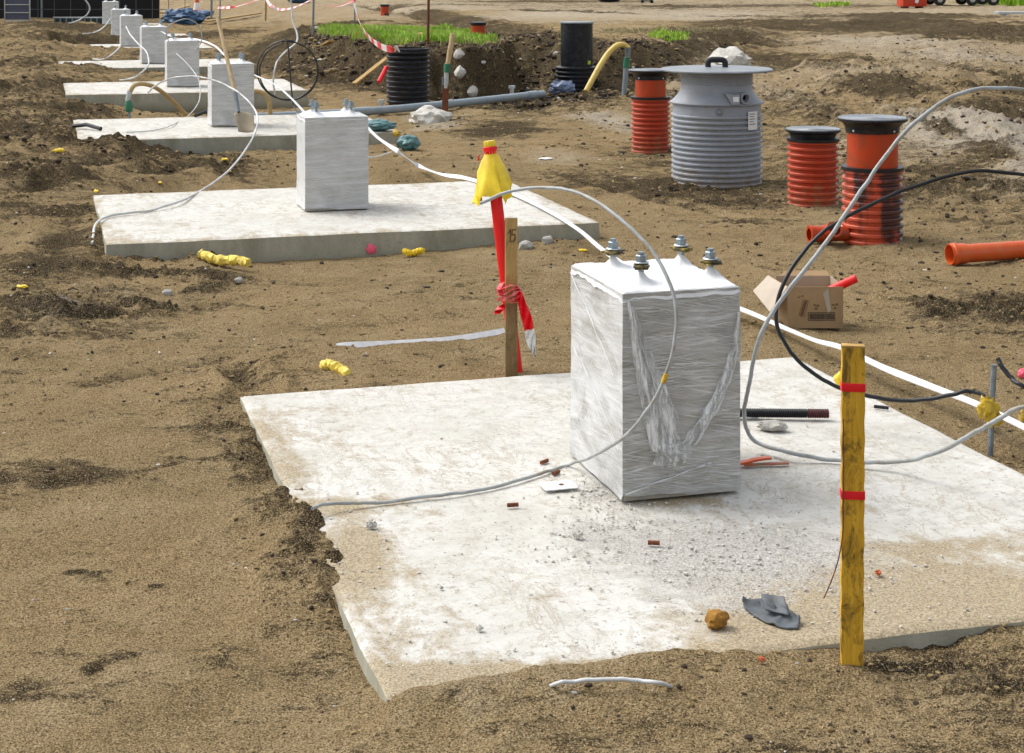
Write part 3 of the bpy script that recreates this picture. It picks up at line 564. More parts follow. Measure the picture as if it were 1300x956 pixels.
# ---------------------------------------------------------------- slabs
def slab(i, label):
    (cx, cy), (hu, hv) = PIL[i], SLAB[i]; th = .34
    res = .016 if i == 0 else .05 if i < 4 else .2
    nu, nv = int(2*hu/res), int(2*hv/res)
    X, Y = np.meshgrid(np.linspace(-hu, hu, nu+1), np.linspace(-hv, hv, nv+1), indexing='ij')
    seed = i*7
    # uneven cast edge
    eu = .010*fbm(Y, X*0, 2.5, 3, seed+1); ev = .008*fbm(X, Y*0, 2.5, 3, seed+2)
    X2 = X+eu*sstep(.9, 1, np.abs(X)/hu); Y2 = Y+ev*sstep(.9, 1, np.abs(Y)/hv)
    Z = .004*fbm(X, Y, 3, 4, seed+3)-.004
    edge = np.minimum(hu-np.abs(X), hv-np.abs(Y)); Z = np.where(edge < .001, Z-.008, Z)
    mb = MB(); n1 = nv+1
    top = [(float(a), float(b), float(c)) for a, b, c in zip(X2.ravel(), Y2.ravel(), Z.ravel())]
    fs = [(p*n1+q, (p+1)*n1+q, (p+1)*n1+q+1, p*n1+q+1) for p in range(nu) for q in range(nv)]
    mb.add(top, fs)
    rim = [p*n1 for p in range(nu+1)]+[nu*n1+q for q in range(1, nv+1)]+[p*n1+nv for p in range(nu-1, -1, -1)]+[q for q in range(nv-1, 0, -1)]
    mb.m = 1; base = len(mb.v); k = len(rim)
    for j in rim: mb.v.append(top[j])
    for j in rim: mb.v.append((top[j][0]*1.001, top[j][1]*1.001, -th))
    for a in range(k):
        b = (a+1) % k; mb.f.append((base+a, base+k+a, base+k+b, base+b)); mb.mi.append(1)
    mb.f.append(tuple(base+k+a for a in range(k))[::-1]); mb.mi.append(1)
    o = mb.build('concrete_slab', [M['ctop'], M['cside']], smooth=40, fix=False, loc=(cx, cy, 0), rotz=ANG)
    me = o.data
    # where sand has been trodden on to it (world-space patches)
    WX = cx+X2*U[0]+Y2*V[0]; WY = cy+X2*U[1]+Y2*V[1]
    s = .42*np.exp(-edge/.10)+.16; g = np.zeros_like(s)
    if i == 0:
        s = np.zeros_like(s)+.02
        def blob(px, py, rx, ry, v, rot=0.):
            c = P(px, py, 0); dx = WX-c[0]; dy = WY-c[1]; ca, sa = math.cos(rot), math.sin(rot)
            a = (dx*ca+dy*sa)/rx; b = (-dx*sa+dy*ca)/ry; return v*np.exp(-(a*a+b*b)**1.2)
        for bl in [(345,540,.13,.3,.55,.25),(365,590,.10,.35,.65,.25),(430,690,.20,.22,.95,.2),(430,640,.24,.12,1.0,0),(450,730,.14,.2,.7,.2),(475,780,.09,.35,.6,.3),(520,850,.3,.10,.8,0),(600,866,.4,.09,1.1,.05),(760,856,.4,.09,1.1,.15),(900,836,.22,.09,1.0,.2),(570,790,.16,.16,.35,0),
                   (1130,740,.42,.3,.62,.3),(1060,775,.4,.25,.7,.2),(1250,740,.35,.3,.62,.3),(960,740,.25,.2,.35,0),(850,632,.16,.1,1.0,.1),(420,520,.35,.08,.35,0),(1210,690,.3,.08,.5,.2),(1290,780,.3,.2,.8,.2),(1000,800,.3,.15,.75,0),(480,560,.22,.2,.3,0),(620,740,.25,.2,.25,0)]:
            s = s+blob(*bl)
        for bl in [(770,625,.13,.18,.75,.2),(860,690,.3,.25,.75,0),(960,720,.35,.28,.6,0),(740,670,.12,.12,.4,0),(680,560,.1,.12,.3,0),(1040,690,.25,.2,.35,0),(900,760,.2,.15,.4,0)]:
            g = g+blob(*bl)
    else:
        s = s+.15*fbm(X, Y, 1.2, 3, seed+9)
        dx = X-.45; dy = Y+.15; g = .7*np.exp(-(dx*dx/.16+dy*dy/.06)) if i == 1 else .2*np.exp(-(dx*dx/.3+dy*dy/.1))
    for n, v in (('sandy', s), ('gritty', g)):
        at = me.attributes.new(n, 'FLOAT', 'POINT'); full = np.zeros(len(me.vertices), np.float32); full[:v.size] = v.ravel(); at.data.foreach_set('value', full)
    me.update()
    tag(o, label, 'concrete slab', 'foundation slabs laid out in a row')
SL = ['large pale concrete slab in the foreground under the nearest wrapped pillar, strewn with grit and sand',
      'second concrete slab from the front, thick greenish side, long yellow foam lying against its edge',
      'third concrete slab from the front, with a shovel and teal sheeting on it',
      'fourth concrete slab from the front, high exposed side with a tan hose arching before it',
      'fifth concrete slab from the front, thin pale strip behind the high sided slab',
      'sixth concrete slab from the front, a pale strip seen between brown hummocks',
      'seventh concrete slab from the front, thin pale strip among the hummocks',
      'eighth concrete slab from the front, next to the last near the dark fence',
      'last concrete slab of the row, farthest off beside the dark fence']
for i in range(9): slab(i, SL[i])

# ---------------------------------------------------------------- wrapped pillars
def pillar_parts(root, w_, d_, h, bolts, near, fm):
    core = MB().box((0, 0, h/2-.004), (w_-.012, d_-.012, h-.012), bev=.006); core.build('concrete_core', M['cement'], root)
    res = .006 if near else .03
    mb = MB(); per = []                     # the wound film: a crinkled jacket from just above the slab to the top
    nx = max(2, int(w_/res)); ny = max(2, int(d_/res)); hw, hd = w_/2, d_/2; rr = .008
    for k in range(nx): per.append((-hw+w_*k/nx, -hd, 0, -1))
    for k in range(ny): per.append((hw, -hd+d_*k/ny, 1, 0))
    for k in range(nx): per.append((hw-w_*k/nx, hd, 0, 1))
    for k in range(ny): per.append((-hw, hd-d_*k/ny, -1, 0))
    pa = np.array(per); nz = max(4, int(h/res)); n = len(per)
    s = np.arange(n)*res
    zs = np.linspace(0, 1, nz+1)
    S, T = np.meshgrid(s, zs, indexing='ij')
    lift = .008+.055*np.maximum(0, fbm(S, S*0, 3, 3, 41))      # ragged lower hem
    Z = lift+(h-lift)*T
    uu = pa[:, 0][:, None]-pa[:, 1][:, None]
    cr = fbm(uu*3+Z*.5, Z*60+uu*7, 1, 4, 55)*.0012+fbm(uu*4, Z*9, 1, 3, 56)*.004+.006*np.exp(-T*9)*(.4+fbm(S, S*0, 9, 2, 57))
    X = pa[:, 0][:, None]+pa[:, 2][:, None]*cr; Y = pa[:, 1][:, None]+pa[:, 3][:, None]*cr
    vs = np.stack([X, Y, Z], -1).reshape(-1, 3).tolist(); m = nz+1
    fs = [(a*m+b, ((a+1) % n)*m+b, ((a+1) % n)*m+b+1, a*m+b+1) for a in range(n) for b in range(nz)]
    mb.add(vs, fs); mb.build('film_jacket', fm, root, smooth=60)
    # top sheet pulled over the bolts
    mb = MB(); q = max(8, int(w_/.008)) if near else 12; p = max(8, int(d_/.008)) if near else 12
    X, Y = np.meshgrid(np.linspace(-hw-.003, hw+.003, q+1), np.linspace(-hd-.003, hd+.003, p+1), indexing='ij')
    Z = h+.004+.006*fbm(X, Y, 9, 4, 61)+.004*fbm(X, Y, 16, 3, 62, True)
    for bx, by in bolts: r = np.hypot(X-bx, Y-by); Z = Z+.05*np.exp(-r/.019)+.012*np.exp(-r/.05)
    e = np.minimum(hw+.003-np.abs(X), hd+.003-np.abs(Y)); Z = np.where(e < .001, h-.022+.012*fbm(X, Y, 14, 3, 63), np.where(e < .016, np.minimum(Z, h+.001), Z))
    m = p+1; mb.add(np.stack([X, Y, Z], -1).reshape(-1, 3).tolist(), [(a*m+b, (a+1)*m+b, (a+1)*m+b+1, a*m+b+1) for a in range(q) for b in range(p)])
    mb.build('top_sheet', M['filmtop'], root, smooth=60)
    for j, (bx, by) in enumerate(bolts):
        seg = 16 if near else 6; tilt = Matrix.Rotation(random.uniform(-.06, .06), 3, 'X') @ Matrix.Rotation(random.uniform(-.06, .06), 3, 'Y')
        b = MB().lathe([(.0105, h-.02), (.0105, h+.108)], (bx, by, 0), seg); bo = b.build('anchor_bolt', M['bolt'], root)
        if near:
            c = Vector((bx, by, h+.064))
            wsh = MB().box(c, (.072, .05, .007), tilt @ Matrix.Rotation(.4+j*.8, 3, 'Z'), .002); wsh.box(c+Vector((.004, -.002, -.008)), (.06, .045, .006), tilt @ Matrix.Rotation(j*1.1, 3, 'Z'), .002); wsh.build('washer', M['wash'], bo)
            MB().lathe([(.024, h+.07), (.026, h+.072), (.026, h+.074), (.024, h+.076)], (bx, by, 0), 24).build('ring_washer', M['zinc'], bo)
            nut = MB().lathe([(.017, h+.076), (.019, h+.078), (.019, h+.096), (.017, h+.098)], (bx, by, 0), 6); nut.build('nut', M['bolt'], bo, smooth=20)
        else:
            MB().lathe([(.028, h+.062), (.028, h+.07), (.019, h+.07), (.019, h+.096)], (bx, by, 0), 6).build('nut', M['bolt'], bo, smooth=20)
GP = 'film wrapped pillars in a row'
p1 = thing('wrapped_pillar', 'nearest and largest pillar wrapped in stretch film, loose V shaped fold on its front, four bolts on top', 'pillar', (PIL[0][0], PIL[0][1], 0), ANG, GP)
W1, D1, H1 = .414, .545, .68
pillar_parts(p1, W1, D1, H1, [(-.09, .15), (-.09, -.13), (.165, .15), (.16, -.13)], True, M['film'])
def ribbon(a, b, w0, w1, off, n=24, sag=0.0, seed=0):
    """a gathered fold of film on the front face (local x, z) from a to b"""
    mb = MB(); vs = []; m = 9; rnd = random.Random(seed)
    for i in range(n+1):
        t = i/n; x = a[0]+(b[0]-a[0])*t+sag*math.sin(math.pi*t); z = a[1]+(b[1]-a[1])*t; ww = w0+(w1-w0)*t
        for k in range(m):
            s = k/(m-1)-.5
            vs.append((x+s*ww, -D1/2-off*(1-abs(2*s)**2)-.007-.004*math.sin(k*2.3+i*.25+seed), z+s*ww*.15+.004*math.sin(i*.9+k)))
    fs = [(i*m+k, i*m+k+1, (i+1)*m+k+1, (i+1)*m+k) for i in range(n) for k in range(m-1)]
    return mb.add(vs, fs)
ribbon((-.185, .645), (-.075, .165), .022, .075, .016, 34, -.006, 1).build('film_fold', M['milky'], p1, smooth=60)
ribbon((-.17, .62), (-.02, .20), .012, .06, .012, 34, .0, 4).build('film_fold', M['milky'], p1, smooth=60)
ribbon((.19, .55), (.0, .16), .010, .07, .012, 34, .042, 2).build('film_fold', M['milky'], p1, smooth=60)
for (pts_, r_) in (([(-.192, .66), (-.16, .52), (-.125, .36), (-.085, .17)], .0035), ([(-.18, .64), (-.12, .44), (-.05, .26), (-.01, .19)], .003), ([(.197, .60), (.185, .44), (.13, .30), (.04, .17)], .0038), ([(.19, .50), (.12, .33), (.0, .18)], .0022), ([(-.2, .03), (-.05, .07), (.06, .10), (.1, .11)], .0025)):  # thin creases in a pale colour that paints highlights on the fold edges
    q_ = spline([Vector((a_, -D1/2-.008, b_)) for a_, b_ in pts_], 14)
    MB().tube([Vector((v_.x+.002*math.sin(i_*1.3), v_.y-.003*math.sin(i_*.5), v_.z)) for i_, v_ in enumerate(q_)], [r_*(1+.5*math.sin(i_*.7)) for i_ in range(len(q_))], 6).build('crease_highlight', M['bright_crease'], p1, smooth=60)
for (pts_, r_) in (([(.25, .655), (.0, .52), (-.2, .40)], .0011), ([(.22, .40), (.05, .33), (-.25, .17)], .001), ([(-.1, .20), (.1, .35), (.24, .50)], .0009)):  # left face: pale diagonal lines painted in as highlights on the film
    q_ = spline([Vector((-W1/2-.006, a_, b_)) for a_, b_ in pts_], 14)
    MB().tube([Vector((v_.x-.002*math.sin(i_*.5), v_.y, v_.z+.002*math.sin(i_*1.1))) for i_, v_ in enumerate(q_)], [r_*(1+.5*math.sin(i_*.7)) for i_ in range(len(q_))], 6).build('crease_highlight', M['bright_crease'], p1, smooth=60)
rb = MB(); vs = []; n, m = 16, 14
for i in range(n+1):
    for k in range(m+1):
        a, b = i/n, k/m
        x = -.11+a*.13+.01*math.sin(b*6); z = .125+b*.10*(1-.3*abs(a-.5))-.02*math.sin(a*3.14)
        y = -D1/2-.012-.02*math.sin(a*3.14)*math.sin(b*3.14)-.006*math.sin(a*31+b*9)-.004*math.sin(b*27)
        vs.append((x, y, z))
rb.add(vs, [(i*(m+1)+k, i*(m+1)+k+1, (i+1)*(m+1)+k+1, (i+1)*(m+1)+k) for i in range(n) for k in range(m)]).build('film_end', M['milky'], p1, smooth=60)
p2 = thing('wrapped_pillar', 'second wrapped pillar from the front, standing on the second slab', 'pillar', (PIL[1][0], PIL[1][1], 0), ANG, GP)
pillar_parts(p2, .455, .40, .665, [(-.13, .1), (-.13, -.1), (.12, .1), (.12, -.1)], False, M['film_far'])
PLAB = [None, None, 'third wrapped pillar from the front, with a shovel leaning on its right side', 'fourth wrapped pillar from the front, on the high sided slab', 'fifth wrapped pillar from the front, behind the one on the high sided slab',
        'sixth wrapped pillar from the front, on a slab sunk between hummocks', 'seventh wrapped pillar from the front, partly hidden by the sixth', 'eighth wrapped pillar from the front, next to last before the dark fence', 'last wrapped pillar of the row, farthest off and cut by the picture top']
for i in range(2, 9):
    c = copy_tree(p2); c.location = (PIL[i][0], PIL[i][1], 0); c.rotation_euler = (0, 0, ANG+random.uniform(-.03, .03)); c.scale = (1.0, 1.0, random.uniform(.97, 1.02)); c['label'] = PLAB[i]

# ---------------------------------------------------------------- manhole shafts
def ribs(r, z0, z1, n, depth):
    out = []; st = (z1-z0)/n
    for k in range(n):
        z = z0+k*st
        out += [(r-depth, z+.04*st), (r-depth, z+.30*st), (r-.15*depth, z+.42*st), (r, z+.52*st), (r, z+.80*st), (r-.15*depth, z+.90*st)]
    out.append((r-depth, z1)); return out
def lid_profile(r, z, th=.02):
    return [(r*.5, z-.05), (r*.96, z-th), (r, z-th*.7), (r, z-.002), (r*.985, z)]
def shaft(name, label, px, py, r, ztop_cor, ztop_pipe, rp, rl, cormat, ribsn, mats, group=None, thin=True, collar=.07, lid=True):
    z0 = H(*P(px, py, -.18)[:2]); g = G(px, py); base = Vector((g.x, g.y+r, H(g.x, g.y+r)-.03))
    t = thing(name, label, 'manhole shaft', base, random.uniform(-.5, .5), group)
    MB().lathe(ribs(r, 0, ztop_cor, ribsn, .022)).build('corrugated_pipe', cormat, t, smooth=30)
    MB().lathe([(rp, ztop_cor-.012), (r+.004, ztop_cor-.012), (r+.006, ztop_cor+.012), (rp+.002, ztop_cor+.014)], cap=False).build('seal_ring', M['blackrub'], t)
    if ztop_pipe > ztop_cor+.05:
        MB().lathe([(rp, ztop_cor+.0), (rp, ztop_pipe)]).build('riser_pipe', mats[0], t)
    if lid:
        zt = ztop_pipe
        c = MB().lathe([(rp+.004, zt-collar), (rp+.010, zt-collar), (rp+.012, zt-collar*.45), (rl*.86, zt-.004), (rl*.97, zt+.008), (rl, zt+.014), (rl, zt+.026), (rl*.97, zt+.028)]).build('lid_collar', mats[1], t, smooth=35)
        lp = [(rl*.969, zt+.028)]
        for k in range(7, 0, -1): lp += [(rl*.13*k+.012, zt+.029+.004), (rl*.13*k, zt+.029), (rl*.13*k-.012, zt+.029)]
        MB().lathe(lp+[(0.0005, zt+.033)]).build('lid', M['lid'], t, smooth=25)
        for a in range(4):
            an = a*1.57+.6; MB().lathe([(.006, 0), (.008, .002), (.008, .012), (.004, .014)], (math.cos(an)*(rp+.010), math.sin(an)*(rp+.010), zt-collar*.75), 8, Matrix.Rotation(rad(90), 3, 'Y').to_3x3() if False else Matrix.Rotation(an, 3, 'Z') @ Matrix.Rotation(rad(90), 3, 'Y')).build('screw', M['zinc'], t)
    return t
GS = 'red corrugated manhole shafts'
shaft('manhole_shaft', 'tall clean red corrugated shaft with orange riser, just left of the grey tank', 828, 196, .200, .585, .845, .158, .235, M['redcor'], 12, (M['orange'], M['blackplastic']), GS)
shaft('manhole_shaft', 'short red corrugated shaft with black lid, no riser, between grey tank and stained shaft', 1038, 264, .202, .545, .60, .165, .22, M['redcor'], 11, (M['orange'], M['blackplastic']), GS)
shaft('manhole_shaft', 'red corrugated shaft smeared black with orange riser and wide black lid, rightmost of the shafts', 1116, 310, .207, .53, .845, .172, .238, M['stained'], 10, (M['orange'], M['blackplastic']), GS)
def black_shaft():
    b = PD(518, 61, 23.4); zt_ = b.z; b.z = H(b.x, b.y)-.05; hh_ = zt_-b.z; t = thing('corrugated_shaft', 'open black corrugated shaft standing before the grassy bank', 'manhole shaft', b)
    MB().lathe(ribs(.305, 0, hh_-.03, 12, .03)).build('corrugated_pipe', M['blackplastic'], t, smooth=30)
    MB().lathe([(.29, hh_-.03), (.30, hh_-.028), (.30, hh_), (.275, hh_+.002), (.275, hh_-.2)], cap=False).build('rim', M['blackplastic'], t)
    g = P(733, 120, -.40); z = min(H(g.x, g.y), -.3); b = Vector((g.x, g.y+.3, z-.05)); h = HC-(28-HY)/F*b.y-b.z; hc = HC-(84-HY)/F*b.y-b.z
    t = thing('black_shaft', 'black shaft with smooth upper pipe and flat lid in the dug pit', 'manhole shaft', b)
    MB().lathe(ribs(.355, 0, hc, 6, .03)+[(.30, hc+.004)]).build('corrugated_pipe', M['blackplastic'], t, smooth=30)
    MB().lathe([(.268, hc), (.268, h-.02)]).build('riser_pipe', M['blackplastic'], t)
    MB().lathe([(.26, h-.02), (.285, h-.02), (.288, h), (.27, h+.008), (0.0005, h+.01)]).build('lid', M['lid'], t)
    MB().box((.20, -.2, hc+.07), (.05, .02, .06), bev=.004).build('cap_tag', simple('lime_tag', (.5, .65, .05)), t)
black_shaft()
def grey_tank():
    g = G(917, 240); b = Vector((g.x, g.y+.40, g.z-.03)); k = b.y-.40
    sc = F/b.y
    def hz(py): return HC-(py-HY)/F*(b.y)-b.z
    t = thing('septic_tank', 'big pale grey ribbed plastic tank with wide flat lid and black handle', 'plastic tank', b, rad(-8))
    zs = .645; MB().lathe(ribs(.405, 0, zs, 14, .02)).build('ribbed_body', M['greyplastic'], t, smooth=30)
    MB().lathe([(.385, zs-.01), (.392, zs), (.392, zs+.085), (.415, zs+.09), (.418, zs+.10), (.405, zs+.108), (.385, zs+.125), (.345, zs+.17), (.325, zs+.205), (.318, zs+.22), (.318, .995), (.33, 1.0), (.33, 1.02)]).build('shoulder', M['greyplastic'], t, smooth=30)
    for z in (.905, .925, .945, .965): MB().lathe([(.317, z), (.3215, z+.003), (.3215, z+.009), (.317, z+.012)], cap=False).build('neck_ring', M['greyplastic'], t)
    MB().lathe([(.30, 1.018), (.49, 1.02), (.503, 1.024), (.503, 1.034), (.49, 1.042), (.30, 1.052), (.0005, 1.056)]).build('lid', M['lid'], t, smooth=25)
    hb = MB().tube(spline([(-.075, -.03, 1.05), (-.075, -.03, 1.095), (-.05, -.03, 1.118), (.05, -.03, 1.118), (.075, -.03, 1.095), (.075, -.03, 1.05)], 6), .026, 10); hb.build('handle', M['blackrub'], t)
    rx = Matrix.Rotation(rad(90), 3, 'X')
    a = rad(-52); R = Matrix.Rotation(a, 3, 'Z') @ Matrix.Rotation(rad(90), 3, 'Y')
    c = Vector((math.cos(a)*.30, math.sin(a)*.30, zs+.155))
    MB().lathe([(.036, 0), (.052, .0), (.052, .12), (.036, .12), (.034, .07), (0.0005, .07)], c, 24, R, cap=False).build('inlet_socket', M['greyplastic'], t)
    MB().lathe([(.03, 0), (.034, .071), (.033, .072), (0.0005, .072)], c, 20, R, cap=False).build('socket_plug', M['blackplastic'], t)
    R2 = Matrix.Rotation(rad(-66), 3, 'Z')
    b2 = MB(); b2.add([R2 @ Vector(v) for v in [(.33, -.07, zs+.205), (.33, .07, zs+.205), (.43, -.035, zs+.105), (.43, .035, zs+.105), (.41, -.045, zs+.19), (.41, .045, zs+.19)]], [(0,1,5,4), (4,5,3,2), (0,4,2), (1,3,5)]); b2.build('bracket', M['greyplastic'], t, smooth=0)
    MB().box(R2 @ Vector((.427, 0, zs+.15)), (.003, .055, .045), R2 @ Matrix.Rotation(rad(-14), 3, 'Y')).build('label_sticker', M['white'], t)
    def curved(name, a0, a1, z0, z1, r, mat):
        mb = MB(); n = 8; vs = []
        for i in range(n+1):
            an = a0+(a1-a0)*i/n
            for z in (z0, z1): vs.append((math.cos(an)*r, math.sin(an)*r, z))
        mb.add(vs, [(2*i, 2*i+2, 2*i+3, 2*i+1) for i in range(n)]); return mb.build(name, mat, t, smooth=0, fix=True)
    s = curved('paper_sticker', rad(-47), rad(-29), .52, .68, .409, M['white'])
    for q in range(5): curved('printed_line', rad(-45), rad(-34-q % 2*3), .655-q*.022, .663-q*.022, .4105, M['lid'])
    c3 = Vector((math.cos(rad(-86))*.392, math.sin(rad(-86))*.392, zs+.045)); MB().lathe([(.035, -.01), (.035, .006), (.022, .012), (.018, -.004), (0.0005, -.004)], c3, 16, Matrix.Rotation(rad(90), 3, 'X'), cap=False).build('lug', M['lid'], t)
grey_tank()
for px, py, ww, hh, lb in ((607, 49, 19, 20, 'red shaft stub with black lid beside the end of the grass strip'), (488, 20, 11, 14, 'small red shaft stub farther off, above the grass strip')):
    g = G(px, py); s = F/g.y; r = ww/2/s; h = hh/s
    t = thing('shaft_stub', lb, 'manhole shaft', (g.x, g.y+r, g.z-.1), 0, 'distant red shaft stubs')
    MB().lathe([(r*.95, 0), (r*.95, .1+h*.85)]).build('pipe', M['orange'], t); MB().lathe([(r*.98, .1+h*.8), (r*1.1, .1+h*.86), (r*1.1, .1+h), (r*.9, .1+h*1.02)]).build('lid', M['blackplastic'], t)
    MB().lathe([(r*1.05, 0), (r*1.05, .1+h*.2), (r*.95, .1+h*.22)]).build('corrugated_base', M['stained'], t)

# ---------------------------------------------------------------- loose pipes, box
def open_pipe(mb, a, b, r, t=.006, seg=28, socket=0, sr=None):
    a = Vector(a); b = Vector(b); L = (b-a).length; R = (b-a).to_track_quat('Z', 'Y').to_matrix()
    prof = [(r-t, L), (r, L), (r, socket+.02)] if socket else [(r-t, L), (r, L), (r, 0.002)]
    if socket: prof += [(sr, socket), (sr, .045), (sr+.006, .04), (sr+.006, .02), (sr, .015), (sr, 0), (sr-t, 0), (sr-t, socket)]
    prof += [(r-t, 0 if not socket else socket+.01), (r-t, L)]
    mb.lathe(prof, a, seg, R, cap=False); return mb
t0 = P(1208, 336, -.10); t1 = P(1330, 318, -.10)
za = H(t0.x, t0.y)
t = tag(open_pipe(MB(), (t0.x, t0.y+.05, za+.072), (t0.x+2.6, t0.y+.62, H(t0.x+1.2, t0.y+.3)+.075), .057, .004, 32, .10, .064).build('drain_pipe', M['orange2'], smooth=35), 'long orange drain pipe lying on the sand, its open socket facing left', 'pipe')
f0 = G(1036, 311); fit = thing('pipe_fitting', 'short orange pipe fitting with white label lying beside the stained shaft', 'pipe fitting', (f0.x, f0.y+.05, f0.z), rad(12))
MB().lathe([(.040, 0), (.060, 0), (.062, .008), (.062, .02), (.056, .024), (.056, .10), (.062, .11), (.062, .13), (.054, .134), (.054, .27), (.048, .27), (.048, .01)], (-.04, 0, .062), 28, Matrix.Rotation(rad(90), 3, 'Y'), cap=False).build('fitting_body', M['orange'], fit)
MB().lathe([(.055, 0), (.055, .10), (.04, .10)], (.10, -.02, .062), 24, Matrix.Rotation(rad(62), 3, 'X'), cap=False).build('branch', M['orange'], fit)
mb = MB(); vs = []
for i in range(9):
    an = rad(-120+i*11); vs += [(.10, .0575*math.cos(an)*1, .062-.0575*math.sin(an)), (.19, .0575*math.cos(an), .062-.0575*math.sin(an))]
mb.add([(x+.0, y, z) for x, y, z in vs], [(2*i, 2*i+1, 2*i+3, 2*i+2) for i in range(8)]).build('paper_label', M['white'], fit)
def cardboard_box():
    a = G(1000, 417); b = P(1066, 419, a.z); base = Vector((a.x, a.y, a.z)); w_ = .275; dp = .30; h = .205
    t = thing('cardboard_box', 'open brown cardboard box with printed marks on the sand beyond the slab', 'box', (a.x, a.y, a.z-.004), rad(1))
    th = .004
    f = MB().box((w_/2, 0, h/2), (w_, th, h)).build('front_panel', M['card'], t, smooth=0)
    MB().box((w_/2, dp, h/2), (w_+.01, th, h)).build('back_panel', M['cardin'], t, smooth=0)
    s = MB().add([(0, .003, 0), (0, dp-.003, 0), (-.045, dp-.003, h), (.0, .003, h), (th, .003, 0), (th, dp-.003, 0), (th-.045, dp-.003, h), (th, .003, h)], [(0,3,2,1), (4,5,6,7), (2,3,7,6), (0,1,5,4)]); s.build('side_panel', M['card'], t, smooth=0)
    MB().box((w_, dp/2, h/2), (th, dp-.01, h)).build('side_panel', M['cardin'], t, smooth=0)
    MB().box((w_/2, dp/2, .003), (w_-.01, dp-.01, th)).build('bottom', M['cardin'], t, smooth=0)
    fl = MB().add([(-.002, 0, h), (-.047, dp, h+.002), (-.125, dp*.92, h-.07), (-.09, -.02, h-.115), (-.002, 0, h-.004), (-.047, dp, h-.003), (-.127, dp*.92, h-.074), (-.092, -.02, h-.119)], [(0,1,2,3), (7,6,5,4), (2,6,7,3), (0,4,5,1), (0,3,7,4), (1,5,6,2)]); fl.build('flap', M['cardpale'], t, smooth=0)
    fl = MB().add([(.02, dp, h), (w_, dp, h), (w_-.01, dp+.03, h+.02), (.04, dp+.03, h+.02), (.02, dp, h-.003), (w_, dp, h-.003), (w_-.01, dp+.03, h+.017), (.04, dp+.03, h+.017)], [(0,1,2,3), (7,6,5,4), (0,4,5,1), (2,6,7,3), (0,3,7,4), (1,5,6,2)]); fl.build('flap', M['card'], t, smooth=0)
    y = -th/2-.0012
    pr = MB()                               # barcode in a frame, tall bar mark, faint stamps
    for (x0, z0, x1, z1) in ((.10, .038, .235, .041), (.10, .076, .235, .079), (.10, .038, .103, .079), (.232, .038, .235, .079)): pr.box(((x0+x1)/2, y, (z0+z1)/2), (x1-x0, .001, z1-z0))
    rnd = random.Random(3); x = .109
    while x < .227:
        wd = rnd.choice((.0012, .002, .0032)); pr.box((x, y, .0585), (wd, .001, .028)); x += wd+rnd.choice((.0014, .0022))
    pr.build('barcode_print', M['print'], f, smooth=0)
    pr = MB(); R = Matrix.Rotation(rad(16), 3, 'Y')
    for k in range(7): pr.box((.072+k*.0022+.0, y, .10), (.0011, .001, .075), R)
    for zz in (-.04, .04): pr.box((.079+zz*.28, y-.0004, .10+zz), (.026, .001, .002), R)
    for zz in (-.013, .013): pr.box((.079+zz, y-.0004, .10-zz*.28), (.002, .001, .08), R)
    pr.build('bar_mark_print', M['brownprint'], f, smooth=0)
    for (cx, cz) in ((.055, .155), (.073, .16), (.135, .115), (.15, .112), (.205, .118), (.225, .115), (.243, .118), (.14, .098), (.235, .1)):
        MB().lathe([(.008, 0), (.0075, .001), (.003, .0012)], (cx, y+.001, cz), 9, Matrix.Rotation(rad(90), 3, 'X') @ Matrix.Diagonal((1, random.uniform(.4, 1), 1))).build('faded_print', M['brownprint'], f, smooth=0)
    MB().add([(.175, y-.0006, .17), (.20, y-.0006, .20), (.215, y-.0006, .09), (.20, y-.0006, .075)], [(0,1,2,3)]).build('packing_tape', M['cardpale'], f, smooth=0)
    return t
bx = cardboard_box()
bl = bx.location
def redtube():
    a = bl+Vector((.13, .06, .135)); b = bl+Vector((.345, .02, .245))
    mb = MB(); open_pipe(mb, b, a, .021, .003, 20); return mb
tag(redtube().build('red_tube', M['red'], smooth=35), 'short bright red plastic tube sticking out of the cardboard box', 'pipe')
# grey waste pipe lying across, joints as parts
def long_pipe():
    xs = [(330, 147.5, 0), (500, 139, 0), (600, 130, 0), (688, 118, 0)]
    pts = [PD(x, y, d) for x, y, d in ((322, 149, 20.6), (450, 142.5, 21.2), (560, 133, 22.3), (690, 119, 24.3))]
    t = thing('waste_pipe', 'long blue grey pipe lying on the ground from the third slab to the pit', 'pipe', pts[0])
    L = [p-pts[0] for p in spline(pts, 6)]
    MB().tube(L, .052, 16).build('pipe_run', M['pvc'], t)
    for k in (6, 12, len(L)-2):
        d = (L[min(k+1, len(L)-1)]-L[k]).normalized(); MB().tube([L[k], L[k]+d*.22, L[k]+d*.225], [.06, .06, .053], 16).build('pipe_socket', M['pvc'], t)
long_pipe()
for px, lb in ((483, 'small steel stub standing behind the grey pipe beside the black shaft'), (650, 'small steel stub standing behind the grey pipe near the pit')):
    g = PD(px, 137 if px < 500 else 118, 22.3 if px < 500 else 24.4); o_ = MB().tube([g+Vector((0, .1, -.1)), g+Vector((0, .1, .06))], .03, 8); o_.tube([g+Vector((0, .1, .06)), g+Vector((0, .1, .10))], .05, 8); tag(o_.build('steel_stub', M['zinc'], smooth=30), lb, 'stub', 'steel stubs behind the pipe')
